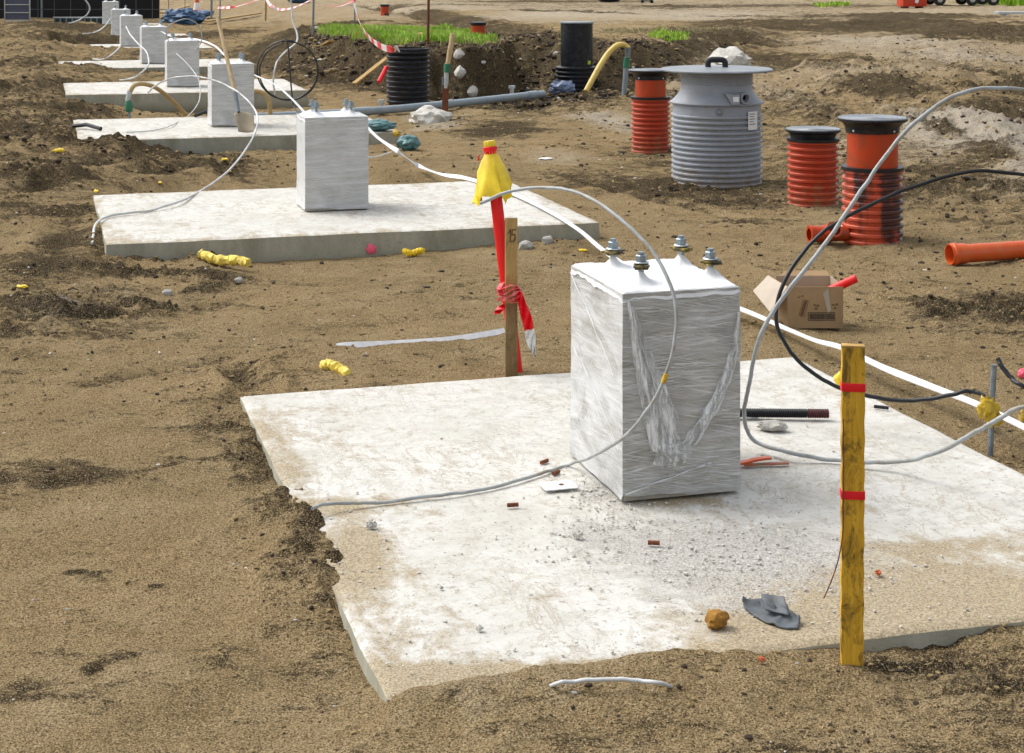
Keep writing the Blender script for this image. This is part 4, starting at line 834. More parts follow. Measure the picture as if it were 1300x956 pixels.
# black corrugated hose piece and other bits on the first slab
a = P(930, 524, .022); b = P(1052, 525, .022)
L = []; rs = []; n = 110
for k in range(n+1):
    L.append(a.lerp(b, k/n)); rs.append(.0185 if k % 2 else .0155)
hp = thing('corrugated_hose_piece', 'piece of black corrugated hose with a reddish end lying behind the nearest pillar', 'hose', a)
MB().tube([p-a for p in L[:86]], rs[:86], 14).build('hose', M['blackrub'], hp, smooth=80)
MB().tube([p-a for p in L[86:]], [r*1.02 for r in rs[86:]], 14).build('hose_end', simple('dark_red_hose', (.075, .02, .02), .6, var=.5, sc=60), hp, smooth=80)

# ---------------------------------------------------------------- stakes
def stake(label, top_px, base, w_, dp, h, mat, rz, lean=(0, 0), name='wooden_stake'):
    t = thing(name, label, 'stake', (base[0], base[1], base[2]-.05), rz); t.rotation_euler = (lean[0], lean[1], rz)
    return t
y1 = P(1083, 843, -.012); st = stake('yellow painted stake with two red tape bands at the front edge of the near slab', None, y1, 0, 0, 0, None, rad(-4), (0, rad(.25)))
st.location = (y1.x, y1.y+.02, -.012-.12)
mb = MB(); hs_ = .12+.795; vs = []
n = 40
for k in range(n+1):
    z = hs_*k/n; hw = .0285*(1-.04*(1-k/n))
    for (sx, sy) in ((-1, -1), (1, -1), (1, 1), (-1, 1)):
        vs.append((sx*hw+.0012*math.sin(k*1.7+sx), sy*.014+.001*math.sin(k*.9), z))
fs = [(k*4+a, k*4+(a+1) % 4, (k+1)*4+(a+1) % 4, (k+1)*4+a) for k in range(n) for a in range(4)]
mb.add(vs, fs+[(3, 2, 1, 0)]).build('stake_post', M['yelwood'], st, smooth=30)
MB().box((0, 0, hs_+.002), (.057, .028, .006), Matrix.Rotation(.03, 3, 'Y'), .0015).build('sawn_top', M['endwood'], st)
def zof(py, d=y1.y): return HC-(py-HY)/F*d-st.location.z
for py in (493, 630): MB().box((0, 0, zof(py)), (.0600, .0315, .021), Matrix.Rotation(random.uniform(-.02, .02), 3, 'Y'), .001).build('red_tape_band', M['redtape'], st)
tw = PD(1070, 530, 4.23)-st.location
sp_ = [PD(x, y, d)-st.location for x, y, d in ((1070, 532, 4.19), (1070.5, 600, 4.2), (1070, 670, 4.2), (1066, 705, 4.19), (1058, 735, 4.17), (1048, 761, 4.15))]
MB().tube(spline(sp_, 6), [.0016]*25+[.0016]*6, 6).build('torn_bark_strip', M['rust'], st)
# stake "15"
b15 = G(649, 478); s15 = thing('wooden_stake', 'pale wooden stake numbered 15 behind the near slab', 'stake', (b15.x, b15.y, b15.z-.08), rad(3))
h15 = HC-(277-HY)/F*b15.y-s15.location.z
s15.rotation_euler = (0, 0, rad(9))
zc = h15*.52
MB().box((0, 0, (h15+zc)/2), (.052, .024, h15-zc), None, .0015).build('upper_post', M['palewood'], s15)
MB().box((0, 0, zc/2), (.0515, .0235, zc), None, .0015).build('lower_post', M['brownwood'], s15)  # lower half in a darker brown wood
ink = MB(); yy = -.0135; zt = h15-.045
def stroke(pts, w_=.0034):
    for a, b in zip(pts, pts[1:]):
        a = Vector((a[0], yy, a[1])); b = Vector((b[0], yy, b[1])); c = (a+b)/2; d = b-a
        ink.box(c, (w_, .0015, d.length+w_*.8), Matrix.Rotation(math.atan2(d.x, d.z), 3, 'Y'))
stroke([(-.014, zt-.018), (-.006, zt), (-.007, zt-.056)]); stroke([(.018, zt-.002), (.002, zt-.004), (.001, zt-.026), (.013, zt-.024), (.016, zt-.038), (.010, zt-.052), (-.001, zt-.054)])
ink.build('number_15', M['ink'], s15, smooth=0)
# red pole with yellow bag
pt = PD(622, 186, b15.y+.10); pb = G(661, 474); pb.y = b15.y+.06; pb.x = (657.5-650)/F*pb.y
rp = thing('marker_pole', 'leaning bright red pole capped with a yellow bag beside stake 15', 'pole', pb)
A = Vector((0, 0, -.05)); B = pt-pb
MB().tube([A, B], .0265, 20).build('pole_shaft', M['red'], rp)
ax = (B-A).normalized(); R = ax.to_track_quat('Z', 'Y').to_matrix()
mb = MB(); vs = []; seg = 44; prof = [(.025, .025), (.028, .015), (.027, -.005), (.027, -.03), (.040, -.055), (.056, -.10), (.062, -.145), (.070, -.19), (.066, -.225)]
for i in range(seg):
    a = 2*math.pi*i/seg; 
    for k, (r, z) in enumerate(prof):
        f = max(0, (k-3)/5); rr = r*(.93+.20*f*abs(math.sin(a*2.5+.8*k))+.14*f*math.sin(a*7+2-1.4*k)+.07*f*math.sin(a*15+k*2.3)) + (.03*f if -.9 < a-5.9 < .9 or a < .6 else 0)
        if k < 4: rr *= 1+.07*math.sin(a*13)
        vs.append(B+R @ Vector((rr*math.cos(a), rr*math.sin(a), z+.018*f*math.sin(a*3+1.2)-.012*f*math.sin(a*8))))
fs = [(i*9+k, ((i+1) % seg)*9+k, ((i+1) % seg)*9+k+1, i*9+k+1) for i in range(seg) for k in range(8)]
mb.add(vs, fs+[tuple(i*9 for i in range(seg))]).build('yellow_bag', M['yelfilm'], rp, smooth=50)
MB().lathe([(.026, -.018), (.031, -.015), (.031, .0), (.026, .003)], B+R @ Vector((0, 0, -.002)), 24, R, cap=False).build('red_tie', M['redtape'], rp)
MB().tube(spline([B+Vector((.02, -.028, -.01)), B+Vector((-.015, -.035, -.02)), B+Vector((-.045, -.03, -.035)), B+Vector((-.05, -.02, -.06))], 4), .004, 4, flat=.0008).build('tie_tail', M['redtape'], rp)
# barrier tape knotted round the stake
c = PD(649, 372, b15.y-.01)
mb = MB(); rnd = random.Random(5)
for k in range(5):
    pts = []
    for a in range(19):
        an = 2*math.pi*a/18; pts.append(c+Vector((-.010+.040*math.cos(an)*(1+.1*rnd.random()), .030*math.sin(an), -.03+k*.013+.012*math.sin(an*2+k)+.008*rnd.random())))
    mb.tube(pts, .011, 4, flat=.0012)
knot = thing('barrier_tape', 'red and white tape knotted round stake 15 with its end hanging', 'tape', c)
for i, v in enumerate(mb.v): mb.v[i] = tuple(Vector(v)-c)
mb.build('tape_wraps', simple('red_tape_pale', (.72, .05, .065), .4, var=.3, sc=18, dirt=(.8, .6, .6), dsc=22, damt=.7), knot, smooth=50)
def sheet(cols, name, mat, parent, off):
    """a crumpled sheet between a left and a right outline (world points)"""
    mb = MB(); m = 7; vs = []
    for i, (l, r) in enumerate(cols):
        for k in range(m):
            t = k/(m-1); q = Vector(l).lerp(Vector(r), t); q.y -= .012*math.sin(t*9.4+i*.8); vs.append(q-off)
    return mb.add(vs, [(i*m+k, i*m+k+1, (i+1)*m+k+1, (i+1)*m+k) for i in range(len(cols)-1) for k in range(m-1)]).build(name, mat, parent, smooth=60)
dd = b15.y-.03
def dense(l, n=6): return spline(l, n)
lft = dense([PD(655, 372, dd), PD(658, 388, dd), PD(662, 405, dd), PD(666, 420, dd)]); rgt = dense([PD(662, 369, dd), PD(668, 385, dd), PD(675, 402, dd), PD(678, 417, dd)])
sheet(list(zip(lft, rgt)), 'hanging_red_end', M['redtape'], knot, c)
lft = dense([PD(666, 420, dd), PD(668, 434, dd), PD(674, 445, dd), PD(677, 451, dd)]); rgt = dense([PD(678, 417, dd), PD(680, 430, dd), PD(680, 442, dd), PD(680, 449, dd)])
sheet(list(zip(lft, rgt)), 'hanging_white_end', M['white'], knot, c)
lft = dense([PD(640, 384, dd), PD(632, 390, dd), PD(627, 396, dd)]); rgt = dense([PD(642, 392, dd), PD(634, 398, dd), PD(628, 400, dd)])
sheet(list(zip(lft, rgt)), 'hanging_red_end', M['redtape'], knot, c)
# steel rod with yellow bundle
rb_ = P(1256, 580, -.03); rr_ = thing('steel_rod', 'short upright steel rod with yellow tape bundle at the right edge of the slab', 'rod', rb_)
tp = PD(1262, 463, rb_.y)-rb_
MB().tube([(0, 0, -.1), (tp.x*.5, 0, tp.z*.5), tp], .011, 10).build('rod', M['rod'], rr_)
def crumple(c, r, seed, n=3, amp=.35, sub=3, f=1.6):
    bm = bmesh.new(); bmesh.ops.create_icosphere(bm, subdivisions=sub, radius=1); vs = []
    from mathutils import noise as mn
    for v in bm.verts:
        k = 1+amp*mn.turbulence(v.co*f+Vector((seed*3.1, seed, 0)), 3, True)-amp*.6
        vs.append(Vector((v.co.x*r[0]*k, v.co.y*r[1]*k, v.co.z*r[2]*k)))
    bm.verts.index_update(); fs = [tuple(q.index for q in f.verts) for f in bm.faces]; bm.free()
    return [Vector(c)+q for q in vs], fs
bc = PD(1254, 524, rb_.y)-rb_
MB().add(*crumple(bc+Vector((0, -.01, .015)), (.042, .03, .05), 3, amp=.75, f=2.6)).add(*crumple(bc+Vector((.022, -.01, -.02)), (.036, .026, .032), 9, amp=.75, f=2.6)).build('yellow_tape_bundle', simple('mustard_tape', (.45, .30, .02), .4, var=.4, sc=30), rr_, smooth=40)
b2 = PD(1300, 530, rb_.y+.1)
tag(MB().add(*crumple(b2, (.02, .02, .035), 8)).build('tape_bundle', M['yelblk'], smooth=40), 'small dark yellow tape bundle on the steel strip at the far right', 'tape')
bb = PD(1067, 482, 6.9)
tag(MB().add(*crumple(bb, (.028, .02, .035), 12)).build('tape_wad', M['yelfilm'], smooth=40), 'small yellow tape wad on the steel strip just left of the yellow stake', 'tape')

# ---------------------------------------------------------------- cables and strips
def cable(label, pts, r, mat, name='cable', cat='cable', group=None, n=10, parts=None):
    P3 = spline([PD(*p) if p[2] > 0 else G(p[0], p[1], r*1.1) for p in pts], n)
    P3 = [p_+Vector((.35*r*float(fbm(np.array([i_*.31]), np.array([r*900.]), 1, 2, 5)[0]), 0, .5*r*float(fbm(np.array([i_*.27]), np.array([r*700.+9]), 1, 2, 6)[0]))) for i_, p_ in enumerate(P3)]
    seg = 8 if r > .004 and P3[0].y < 9 else 6
    return tag(MB().tube(P3, r, seg).build(name, mat, smooth=60), label, cat, group)
def gd(y, z=0): return F*(HC-z)/(y-HY)
cable('grey cable arching over the front of the nearest pillar and down across the slab', [(610,258,5.75),(650,242,5.7),(700,238,5.6),(745,250,5.45),(790,280,5.3),(830,322,5.2),(855,375,5.12),(857,430,5.08),(840,490,5.1),(815,530,5.13),(788,558,5.2),(755,578,5.5),(724,589,gd(589,.01)),(690,600,gd(600,.008)),(640,615,gd(615,.008)),(590,625,gd(625,.008)),(540,631,gd(631,.008)),(480,638,gd(638,.008)),(440,638,gd(638,.02)),(412,640,gd(640,.03)),(397,646,gd(646,.035))], .0058, M['greycable'])
tt = PD(833, 483, 5.09); tag(MB().tube([PD(846, 475, 5.08), PD(842, 486, 5.08)], .0085, 8).build('tape_wrap', M['yelblk'], smooth=60), 'yellowed tape wound on the cable before the pillar front', 'tape')
cable('long thick grey cable arching in from the right and looping low over the slab', [(1640,505,6.9),(1615,380,6.8),(1560,260,6.65),(1490,185,6.5),(1420,150,6.4),(1350,125,6.4),(1300,114,6.3),(1240,113,6.25),(1190,133,6.2),(1140,178,6.15),(1100,232,6.1),(1060,292,6.05),(1020,345,6.0),(985,390,5.98),(962,435,5.95),(951,490,5.95),(945,520,5.95),(948,545,5.97),(962,562,5.98),(1000,574,gd(574,.03)),(1050,583,gd(583,.012)),(1090,586,gd(586,.02)),(1140,586,5.75),(1190,575,5.6),(1240,548,5.5),(1275,528,5.45),(1300,517,5.4),(1370,510,5.4),(1430,545,5.5),(1470,612,5.65)], .0075, M['greycable'])
cable('thick black cable sweeping in from the right, behind the yellow stake to the taped rod', [(1600,490,7.0),(1570,400,7.0),(1520,320,7.0),(1460,265,6.95),(1400,235,6.9),(1350,226,6.9),(1300,222,6.8),(1240,217,6.75),(1180,230,6.7),(1120,253,6.6),(1060,284,6.5),(1020,320,6.45),(995,360,6.4),(985,398,6.38),(992,428,6.36),(1015,460,6.34),(1050,485,6.3),(1090,500,6.25),(1140,508,6.2),(1180,507,6.15),(1215,499,6.1),(1237,497,6.08),(1250,504,6.05),(1253,516,6.03)], .0078, M['blackrub'])
cable('short black cable end curling up at the right border', [(1267,455,5.9),(1272,466,5.88),(1284,480,5.85),(1300,491,5.8),(1340,510,5.8),(1370,560,5.85),(1380,595,5.85)], .0085, M['blackrub'])
cable('thin pale cable lying over the second slab and rising to the third pillar', [(117,312,0),(118,300,10.9),(122,284,11.2),(140,274,gd(274,.01)),(190,267,gd(267,.01)),(230,255,gd(255,.02)),(262,238,13.2),(290,217,13.7),(312,190,14.3),(325,165,15),(326,145,15.7),(312,125,16),(292,111,16.3),(268,101,16.6),(245,97,16.8),(220,99,17),(200,107,17.1),(188,117,17.2)], .009, M['whitecable'])
cable('pale cable drooping from the fifth pillar to the ground left of it', [(152,104,0),(168,99,24.6),(184,88,25),(189,78,26),(185,65,27),(175,55,28),(166,45,29.2),(160,34,32)], .013, M['whitecable'])
cable('faint pale cable dropping from the sixth pillar beside the hummocks', [(118,77,0),(132,75,27.6),(146,66,29),(153,58,31)], .012, M['whitecable'])
cable('pale cable curving up before the dark fence at the top left', [(88,31,0),(100,26,46),(110,19,46),(114,12,46),(112,5,46),(104,-4,46),(90,-14,46)], .022, M['whitecable'])
cable('thin pale cable end between the seventh and eighth pillar', [(105,45,0),(120,41,40),(132,34,42),(140,24,45)], .015, M['whitecable'])
cable('white cable drooping from the top over the fourth slab', [(366,-20,21.5),(370,8,21.5),(372,28,21.4),(377,42,21.3),(376,54,21.2),(362,66,21),(352,78,20.9),(348,92,20.8),(347,106,20.8),(349,120,20.8)], .012, M['whitecable'])
pts = []
for k in range(60):
    a = 2*math.pi*2*k/59-1.6; rr2 = 1+.03*math.sin(a*.5); pts.append((365+38*rr2*math.cos(a)+.8*k/30, 89+37*rr2*math.sin(a)+(2 if k > 30 else 0), 19.6+.12*math.sin(a)))
cable('big hoop of black cable standing behind the second pillar', pts+[(372,132,19.3),(385,143,19)], .009, M['blackrub'], n=3)
cable('thin dark cable hoop beside the fourth pillar', [(214,52,23.4),(211,40,23.4),(218,30,23.4),(236,24,23.6),(250,30,23.7),(256,44,23.7),(254,56,23.7),(247,64,23.6)], .008, M['greycable'])
cable('thin pale wire hanging down the right side of the fourth pillar', [(224,68,22.9),(237,80,22.6),(250,97,22.2),(254,112,22),(252,130,21.6),(240,146,20.5),(222,157,gd(157,.01)),(198,165,gd(165,.01)),(160,168,gd(168,.01))], .0065, M['whitecable'])
def strip(label, pts, w_, tw, name='steel_strip', n=8):
    P3 = spline([PD(*p) if p[2] > 0 else G(p[0], p[1], .006) for p in pts], n)
    return tag(MB().tube(P3, w_, 4, flat=.002, tw=tw).build(name, M['strip'], smooth=30), label, 'metal strip', 'flat galvanized earthing strips')
def zd(x, y, z): return (x, y, F*(HC-z)/(y-HY))
strip('long flat steel strip running from the second pillar to the right border', [zd(465,160,.06),(480,175,14.8),(505,192,13.9),zd(530,210,-.03),zd(560,221,.0),zd(590,226,.012),zd(625,236,.012),zd(660,250,.012),zd(700,270,.012),zd(735,292,.01),zd(765,317,.0),zd(800,340,-.02),zd(860,365,-.03),zd(942,393,.0),zd(1000,418,.02),zd(1035,432,.04),zd(1070,442,.06),zd(1120,466,.06),zd(1180,490,.06),zd(1240,513,.07),zd(1300,542,.07),zd(1400,590,.07)], .021, (.25, -1, .55))
strip('short bent steel strip lying on the sand left of stake 15', [zd(427,440,-.06),zd(445,438,-.055),zd(500,436,-.06),zd(560,432,-.05),zd(600,427,-.045),zd(641,420,-.04)], .015, (.1, -.8, .6))
strip('pale steel strip climbing over the third and fourth slabs beside the pillars', [(205,40,27),(222,48,25),(250,50,24.2),(272,58,23.6),(285,70,22.6),(300,85,20.5),(325,96,19),(350,108,18),(370,125,16.5),(387,143,14.5),(395,152,13.3)], .022, (.5, -1, .6))
cable('thin pale wire tied across from the second pillar to the strip', [(466,200,12.6),(480,198,12.9),(497,193,13.6)], .006, M['whitecable'])
cable('grey white cable lying on the sand at the bottom edge below the slab', [zd(660,896,-.2),zd(700,870,.015),zd(730,865,.035),zd(770,863,.04),zd(810,864,.04),zd(850,871,.02),zd(900,896,-.2)], .005, M['whitecable'])

# ---------------------------------------------------------------- hoses, shovels
def hose1():
    b = PD(163, 152, 19.5); t = thing('water_hose', 'tan hose arching up from a green and grey coupling before the fourth slab', 'hose', b)
    L = [PD(x, y, d)-b for x, y, d in ((165,117,19.5),(170,109,19.5),(180,106.5,19.6),(195,110,19.8),(210,120,20.2),(224,133,20.6),(236,146,21))]
    MB().tube(spline(L, 8), .026, 10).build('hose_tube', M['hose'], t)
    MB().tube([PD(165, 115, 19.5)-b, PD(162, 128, 19.5)-b], [.032, .03], 10).build('metal_neck', M['zinc'], t)
    MB().tube([PD(163, 127, 19.5)-b, PD(163.5, 133, 19.5)-b, PD(164, 142, 19.5)-b], [.025, .05, .04], 10).build('green_coupling', M['green'], t)
    MB().tube([PD(164, 141, 19.5)-b, PD(165, 156, 19.5)-b], .017, 8).build('pipe_tail', M['pvc'], t)
    b = PD(341, 145, 20.6); tag(MB().tube(spline([PD(x, y, 20.6) for x, y in ((318, 116), (328, 116), (337, 120), (342, 130), (343, 146))], 6), .03, 10).build('hose_bend', M['hose'], smooth=60), 'short tan hose bend at the right end of the fourth slab', 'hose')
    b = G(791, 122); t = thing('water_hose', 'yellow hose bent over a grey standpipe beside the pit', 'hose', b); d = b.y
    L = [PD(x, y, d+k)-b for x, y, k in ((744,116,-.6),(752,101,-.5),(762,83,-.35),(772,68,-.2),(783,58,-.1),(792,57,0),(798,62,0))]
    MB().tube(spline(L, 8), .045, 12).build('hose_tube', M['yhose'], t)
    MB().tube([PD(797, 60, d)-b, PD(797, 74, d)-b], [.05, .04], 10).build('steel_coupling', M['rod'], t)
    MB().tube([PD(796, 73, d)-b, PD(795, 86, d)-b], [.05, .055], 10).build('green_coupling', M['green'], t)
    MB().tube([PD(795, 84, d)-b, PD(792, 124, d)-b], .04, 10).build('standpipe', M['pvc'], t)
hose1()
def shovel1():
    b = PD(310, 166, 17.15); t = thing('shovel', 'sandy bladed shovel standing on the third slab against its pillar', 'shovel', b)
    MB().tube([PD(276, 22, 17.9)-b, PD(288, 73, 17.6)-b, PD(299, 120, 17.35)-b], [.020, .022, .022], 10).build('wooden_handle', M['handlewood'], t)
    MB().tube([PD(298, 117, 17.35)-b, PD(303, 142, 17.25)-b], [.026, .018], 10).build('socket', M['rod'], t)
    mb = MB(); vs = []; n, m = 8, 10
    out = [(299, 322, 148), (299, 323, 152), (300, 323, 158), (301, 322, 163), (302, 320, 167)]
    for i in range(n+1):
        q = i/n; l = 297+6*q; r = 319+5*q*(1-q)*2+3*q; y = 144+23*q
        for k in range(m+1):
            s = k/m; p = PD(l+(r-l)*s, y-3*math.sin(s*3.14)*(1-q)*.6+2*math.sin(s*3.14)*q, 17.25-.1*q); p.y += .05*math.sin(s*3.14)*1.0-.02; vs.append(p-b)
    fs = [(i*(m+1)+k, i*(m+1)+k+1, (i+1)*(m+1)+k+1, (i+1)*(m+1)+k) for i in range(n) for k in range(m)]
    bo = mb.add(vs, fs).build('blade', M['blade'], t, smooth=60)
    md = bo.modifiers.new('thickness', 'SOLIDIFY'); md.thickness = .004
    g = G(564, 152); t = thing('spade', 'wooden handled spade stuck upright in the sand beside the black corrugated shaft', 'spade', g); d = g.y
    MB().tube(spline([PD(x, y, d)-g for x, y in ((575, 43), (573, 56), (570, 72), (568, 84))], 5), [.035]*4+[.033]*6+[.03]*6, 10).build('handle', M['handlewood'], t)
    MB().tube([PD(568, 81, d)-g, PD(567, 92, d)-g], [.042, .04], 10).build('handle_collar', M['green'], t)
    MB().tube([PD(567, 90, d)-g, PD(566, 112, d)-g], .03, 10).build('shaft', M['zinc'], t)
    mb = MB(); 
    mb.add([PD(x, y, dd_)-g for dd_ in (d-.02, d+.02) for x, y in ((561.5, 108), (569.5, 108), (569, 150), (561, 152))], [(0,1,2,3), (7,6,5,4), (0,4,5,1), (1,5,6,2), (3,2,6,7), (0,3,7,4)]).build('blade', M['rust'], t, smooth=0)
    MB().box(PD(562, 108, d)-g+Vector((-.0, 0, .0)), (.02, .03, .2)).build('socket', M['rod'], t)
shovel1()

# ---------------------------------------------------------------- sheets, foils and small objects
def lump(name, label, cat, c, r, seed, mat, rotz=0, group=None, amp=.4, sub=3, f=1.6, smooth=40, push=.5):
    vs, fs = crumple((0, 0, 0), r, seed, amp=amp, sub=sub, f=f)
    mn = min(v.z for v in vs)
    return tag(MB().add(vs, fs).build(name, mat, smooth=smooth, loc=(c[0], c[1], c[2]-mn*(1-push*.5)), rotz=rotz), label, cat, group)
c = PD(478, 153, 17.6); lump('teal_sheet', 'crumpled teal plastic sheet lying along the back of the third slab', 'plastic sheet', (c.x, c.y, .0), (.22, .12, .07), 4, M['teal'], -.1, 'teal plastic sheets', sub=4)
c = PD(519, 176, 16.9); lump('teal_sheet', 'crumpled teal plastic sheet hanging off the right corner of the third slab', 'plastic sheet', (c.x, c.y, -.13), (.12, .12, .09), 6, M['teal'], -.3, 'teal plastic sheets', sub=4)
c = PD(503, 162, 17.2); lump('yellow_wad', 'small yellow black wad between the two teal sheets', 'tape', (c.x, c.y, -.02), (.04, .06, .04), 2, M['yelblk'], .5)
def roll(label, a, b, r, mat, seed, name='yellow_foam', cat='foam strip', group='yellow crumpled foam and foil pieces'):
    a = Vector(a); b = Vector(b); n = 36; rnd = random.Random(seed); pts = []; rs = []
    for k in range(n+1):
        t = k/n; p = a.lerp(b, t); p.z += .3*r*math.sin(t*7+seed); p.y += r*.7*math.sin(t*5+seed*2); pts.append(p); rs.append(r*(.75+.35*rnd.random())*(1-.25*abs(2*t-1)**3))
    mb = MB().tube(pts, rs, 12)
    vs = []
    for v in mb.v: vs.append((v[0]+rnd.uniform(-1, 1)*r*.16, v[1]+rnd.uniform(-1, 1)*r*.16, v[2]+rnd.uniform(-1, 1)*r*.16))
    mb.v = vs; return tag(mb.build(name, mat, smooth=25), label, cat, group)
A_ = P(255, 333, -.13); B_ = P(315, 344, -.14); roll('long yellow foam strip lying against the front of the second slab', A_+Vector((0, .0, .05)), B_+Vector((0, 0, .04)), .033, M['yelfoam'], 2)
A_ = G(410, 464, .01); B_ = G(441, 477, .01); roll('short yellow foam strip lying on the sand behind the near slab corner', A_, B_, .024, M['yelfoam'], 5)
A_ = G(512, 327, .03); B_ = G(538, 327, .03); roll('small yellow foil piece at the foot of the second slab beside the pink spot', A_, B_, .022, M['yelfilm'], 8)
for i, (px, py, s, lb) in enumerate([(28, 369, .035, 'bright yellow scrap on the dark soil at the left border'), (75, 194, .07, 'flat yellow scrap on the ground before the third slab'), (203, 234, .035, 'tiny yellow scrap just behind the second slab'), (286, 205, .04, 'yellow scrap on the sand below the thin pale cable'),
                               (291, 219, .025, 'smallest yellow scrap behind the second slab, near the cable'), (122, 245, .04, 'yellow scrap at the back left corner of the second slab'), (740, 319, .03, 'tiny yellow scrap right of stake 15 on the sand')]):
    g = G(px, py); lump('yellow_scrap', lb, 'scrap', g, (s, s*.55, s*.3), i+20, M['yelfilm'], i, 'yellow crumpled foam and foil pieces', amp=.7, sub=3, f=2.4, smooth=15)
g = P(488, 319, -.06); cx2, cy2 = PIL[1]
q = np.array([g.x, g.y]);
fx = Vector((cx2, cy2, 0)) + Vector((U[0], U[1], 0))*((g.x-cx2)*U[0]+(g.y-cy2)*U[1]) - Vector((V[0], V[1], 0))*(SLAB[1][1]+.003)
vs, fs = crumple((0, 0, 0), (.032, .012, .036), 2, amp=.5, sub=3)
tag(MB().add(vs, fs).build('pink_cap', M['pink'], loc=(fx.x+.0, fx.y-.008, -.115), rotz=ANG), 'bright pink spot on the side of the second slab', 'marker')
g = G(1303, 482); lump('pink_cap', 'pink plastic piece at the right border beside the black cable end', 'scrap', G(1300, 480), (.03, .02, .025), 5, M['pink'])
# rag
def cloth(px, outline, label, name, mat, h=.015):
    pass
rg = MB(); vs = []; n, m = 30, 18
import mathutils
for i in range(n+1):
    for k in range(m+1):
        a, b = i/n, k/m
        top = [(942, 769), (962, 766), (983, 768), (997, 772), (1002, 781), (1016, 790)]; bot = [(944, 772), (956, 782), (972, 791), (988, 797), (1000, 799), (1013, 799)]
        q = a*5; e = min(4, int(q)); fq = q-e
        tx = top[e][0]*(1-fq)+top[e+1][0]*fq; ty = top[e][1]*(1-fq)+top[e+1][1]*fq; bx_ = bot[e][0]*(1-fq)+bot[e+1][0]*fq; by_ = bot[e][1]*(1-fq)+bot[e+1][1]*fq
        p = P(tx*(1-b)+bx_*b, ty*(1-b)+by_*b, 0)
        fold = b-.62+.25*a
        z = .004+.010*(fold < 0)+.012*math.exp(-(fold/.07)**2)+.005*abs(math.sin(a*9+b*3))*math.sin(3.14*b)+.006*math.exp(-((a-.72+.2*b)/.05)**2)
        vs.append((p.x, p.y, z))
rg.add(vs, [(i*(m+1)+k, i*(m+1)+k+1, (i+1)*(m+1)+k+1, (i+1)*(m+1)+k) for i in range(n) for k in range(m)])
ro = rg.build('rag', M['rag'], smooth=40); md = ro.modifiers.new('thickness', 'SOLIDIFY'); md.thickness = .004; md.offset = -1
f2 = MB(); vs = []
for i in range(13):
    for k in range(9):
        a, b = i/12, k/8; p = P(966+a*30+b*6, 770+a*4+b*(13+4*a), 0); vs.append((p.x, p.y, .026+.007*math.sin(a*7+b*2)*math.sin(3.14*b)-.008*b+.006*(b < .15)))
fo = f2.add(vs, [(i*9+k, i*9+k+1, (i+1)*9+k+1, (i+1)*9+k) for i in range(12) for k in range(8)]).build('folded_flap', M['rag'], ro, smooth=40); md = fo.modifiers.new('thickness', 'SOLIDIFY'); md.thickness = .004
tag(ro, 'dark slate rag lying folded on the slab near the yellow stake', 'rag')
g = P(911, 800, 0); lump('ochre_rock', 'rusty ochre lump lying left of the dark rag', 'rock', (g.x, g.y+.02, 0), (.034, .03, .027), 3, M['rustrock'], .4, amp=.5)
g = P(980, 546, 0); lump('grey_stone', 'flat grey stone lying below the black corrugated hose piece', 'stone', (g.x, g.y, 0), (.06, .04, .022), 7, M['stone'], -.2, amp=.5, smooth=20)
for i, (px, py, r, m_, lb) in enumerate([(472, 670, .018, 'stone', 'rounded grey pebble by the left sand patch of the slab'), (1115, 730, .013, 'brick', 'small red brick crumb right of the yellow stake'), (967, 840, .012, 'brick', 'small red crumb in the sand at the front slab edge'),
        (609, 800, .012, 'palestone', 'pale yellowish pebble near the front left of the slab'), (420, 640, .009, 'stone', ''), (560, 748, .008, 'stone', 'dark pebble in the middle of the left half of the slab'), (733, 682, .018, 'palestone', 'pale flat mortar crumb left of the pillar foot'),
        (1020, 305, .02, 'stone', '')]):
    if not lb: continue
    g = P(px, py, 0); lump('pebble', lb, 'stone', (g.x, g.y, 0.001), (r, r*.8, r*.6), i+3, M[{'palestone': 'stonepale'}.get(m_, m_)], i, 'loose pebbles', amp=.8, f=2.2, smooth=15)
for px, py, r, lb in ((668, 316, .06, 'upright grey stone at the foot of the second slab behind stake 15'), (695, 309, .05, 'grey stone just right of the upright one by the second slab'), (303, 358, .03, 'round grey pebble below the long yellow foam'), (212, 374, .035, 'brown stone on the sand left of centre')):
    g = G(px, py); lump('stone', lb, 'stone', (g.x, g.y, g.z-.01), (r, r*.7, r*.7), int(px), M['stone'], .5, 'stones lying on the sand', sub=2, smooth=20)
g = G(928, 90); lump('pale_boulder', 'large pale rock behind the grey tank', 'rock', (g.x, g.y+.2, g.z-.1), (.42, .4, .28), 5, M['stonepale'], .2, amp=.4, smooth=20)
g = G(545, 155); lump('concrete_chunk', 'broken pale concrete chunk lying beside the upright spade', 'rubble', (g.x, g.y+.1, g.z-.08), (.28, .2, .15), 11, M['stonepale'], .2, amp=.5, smooth=15)
for px, py, r, s in ((612, 118, .11, 1), (596, 100, .12, 2), (595, 84, .1, 3)):
    g = G(px*1.0-12, py); lump('rubble_stone', ['pale stone stuck low in the cut bank', 'largest pale stone in the cut bank by the black shaft', 'upper pale stone in the cut bank below the grass'][s-1], 'rubble', (g.x, g.y, g.z-.08), (r, r*.8, r*.9), s+30, M['stonepale'], s, 'stones in the cut bank', sub=2, smooth=20)
lump('plastic_scrap', 'crumpled pale blue plastic sheet at the end of the grey pipe in the pit', 'plastic sheet', G(714, 121), (.24, .14, .13), 4, simple('pale_blue_sheet', (.16, .21, .32), .4, var=.5, sc=8), .2, amp=.6, f=2.2, smooth=20)
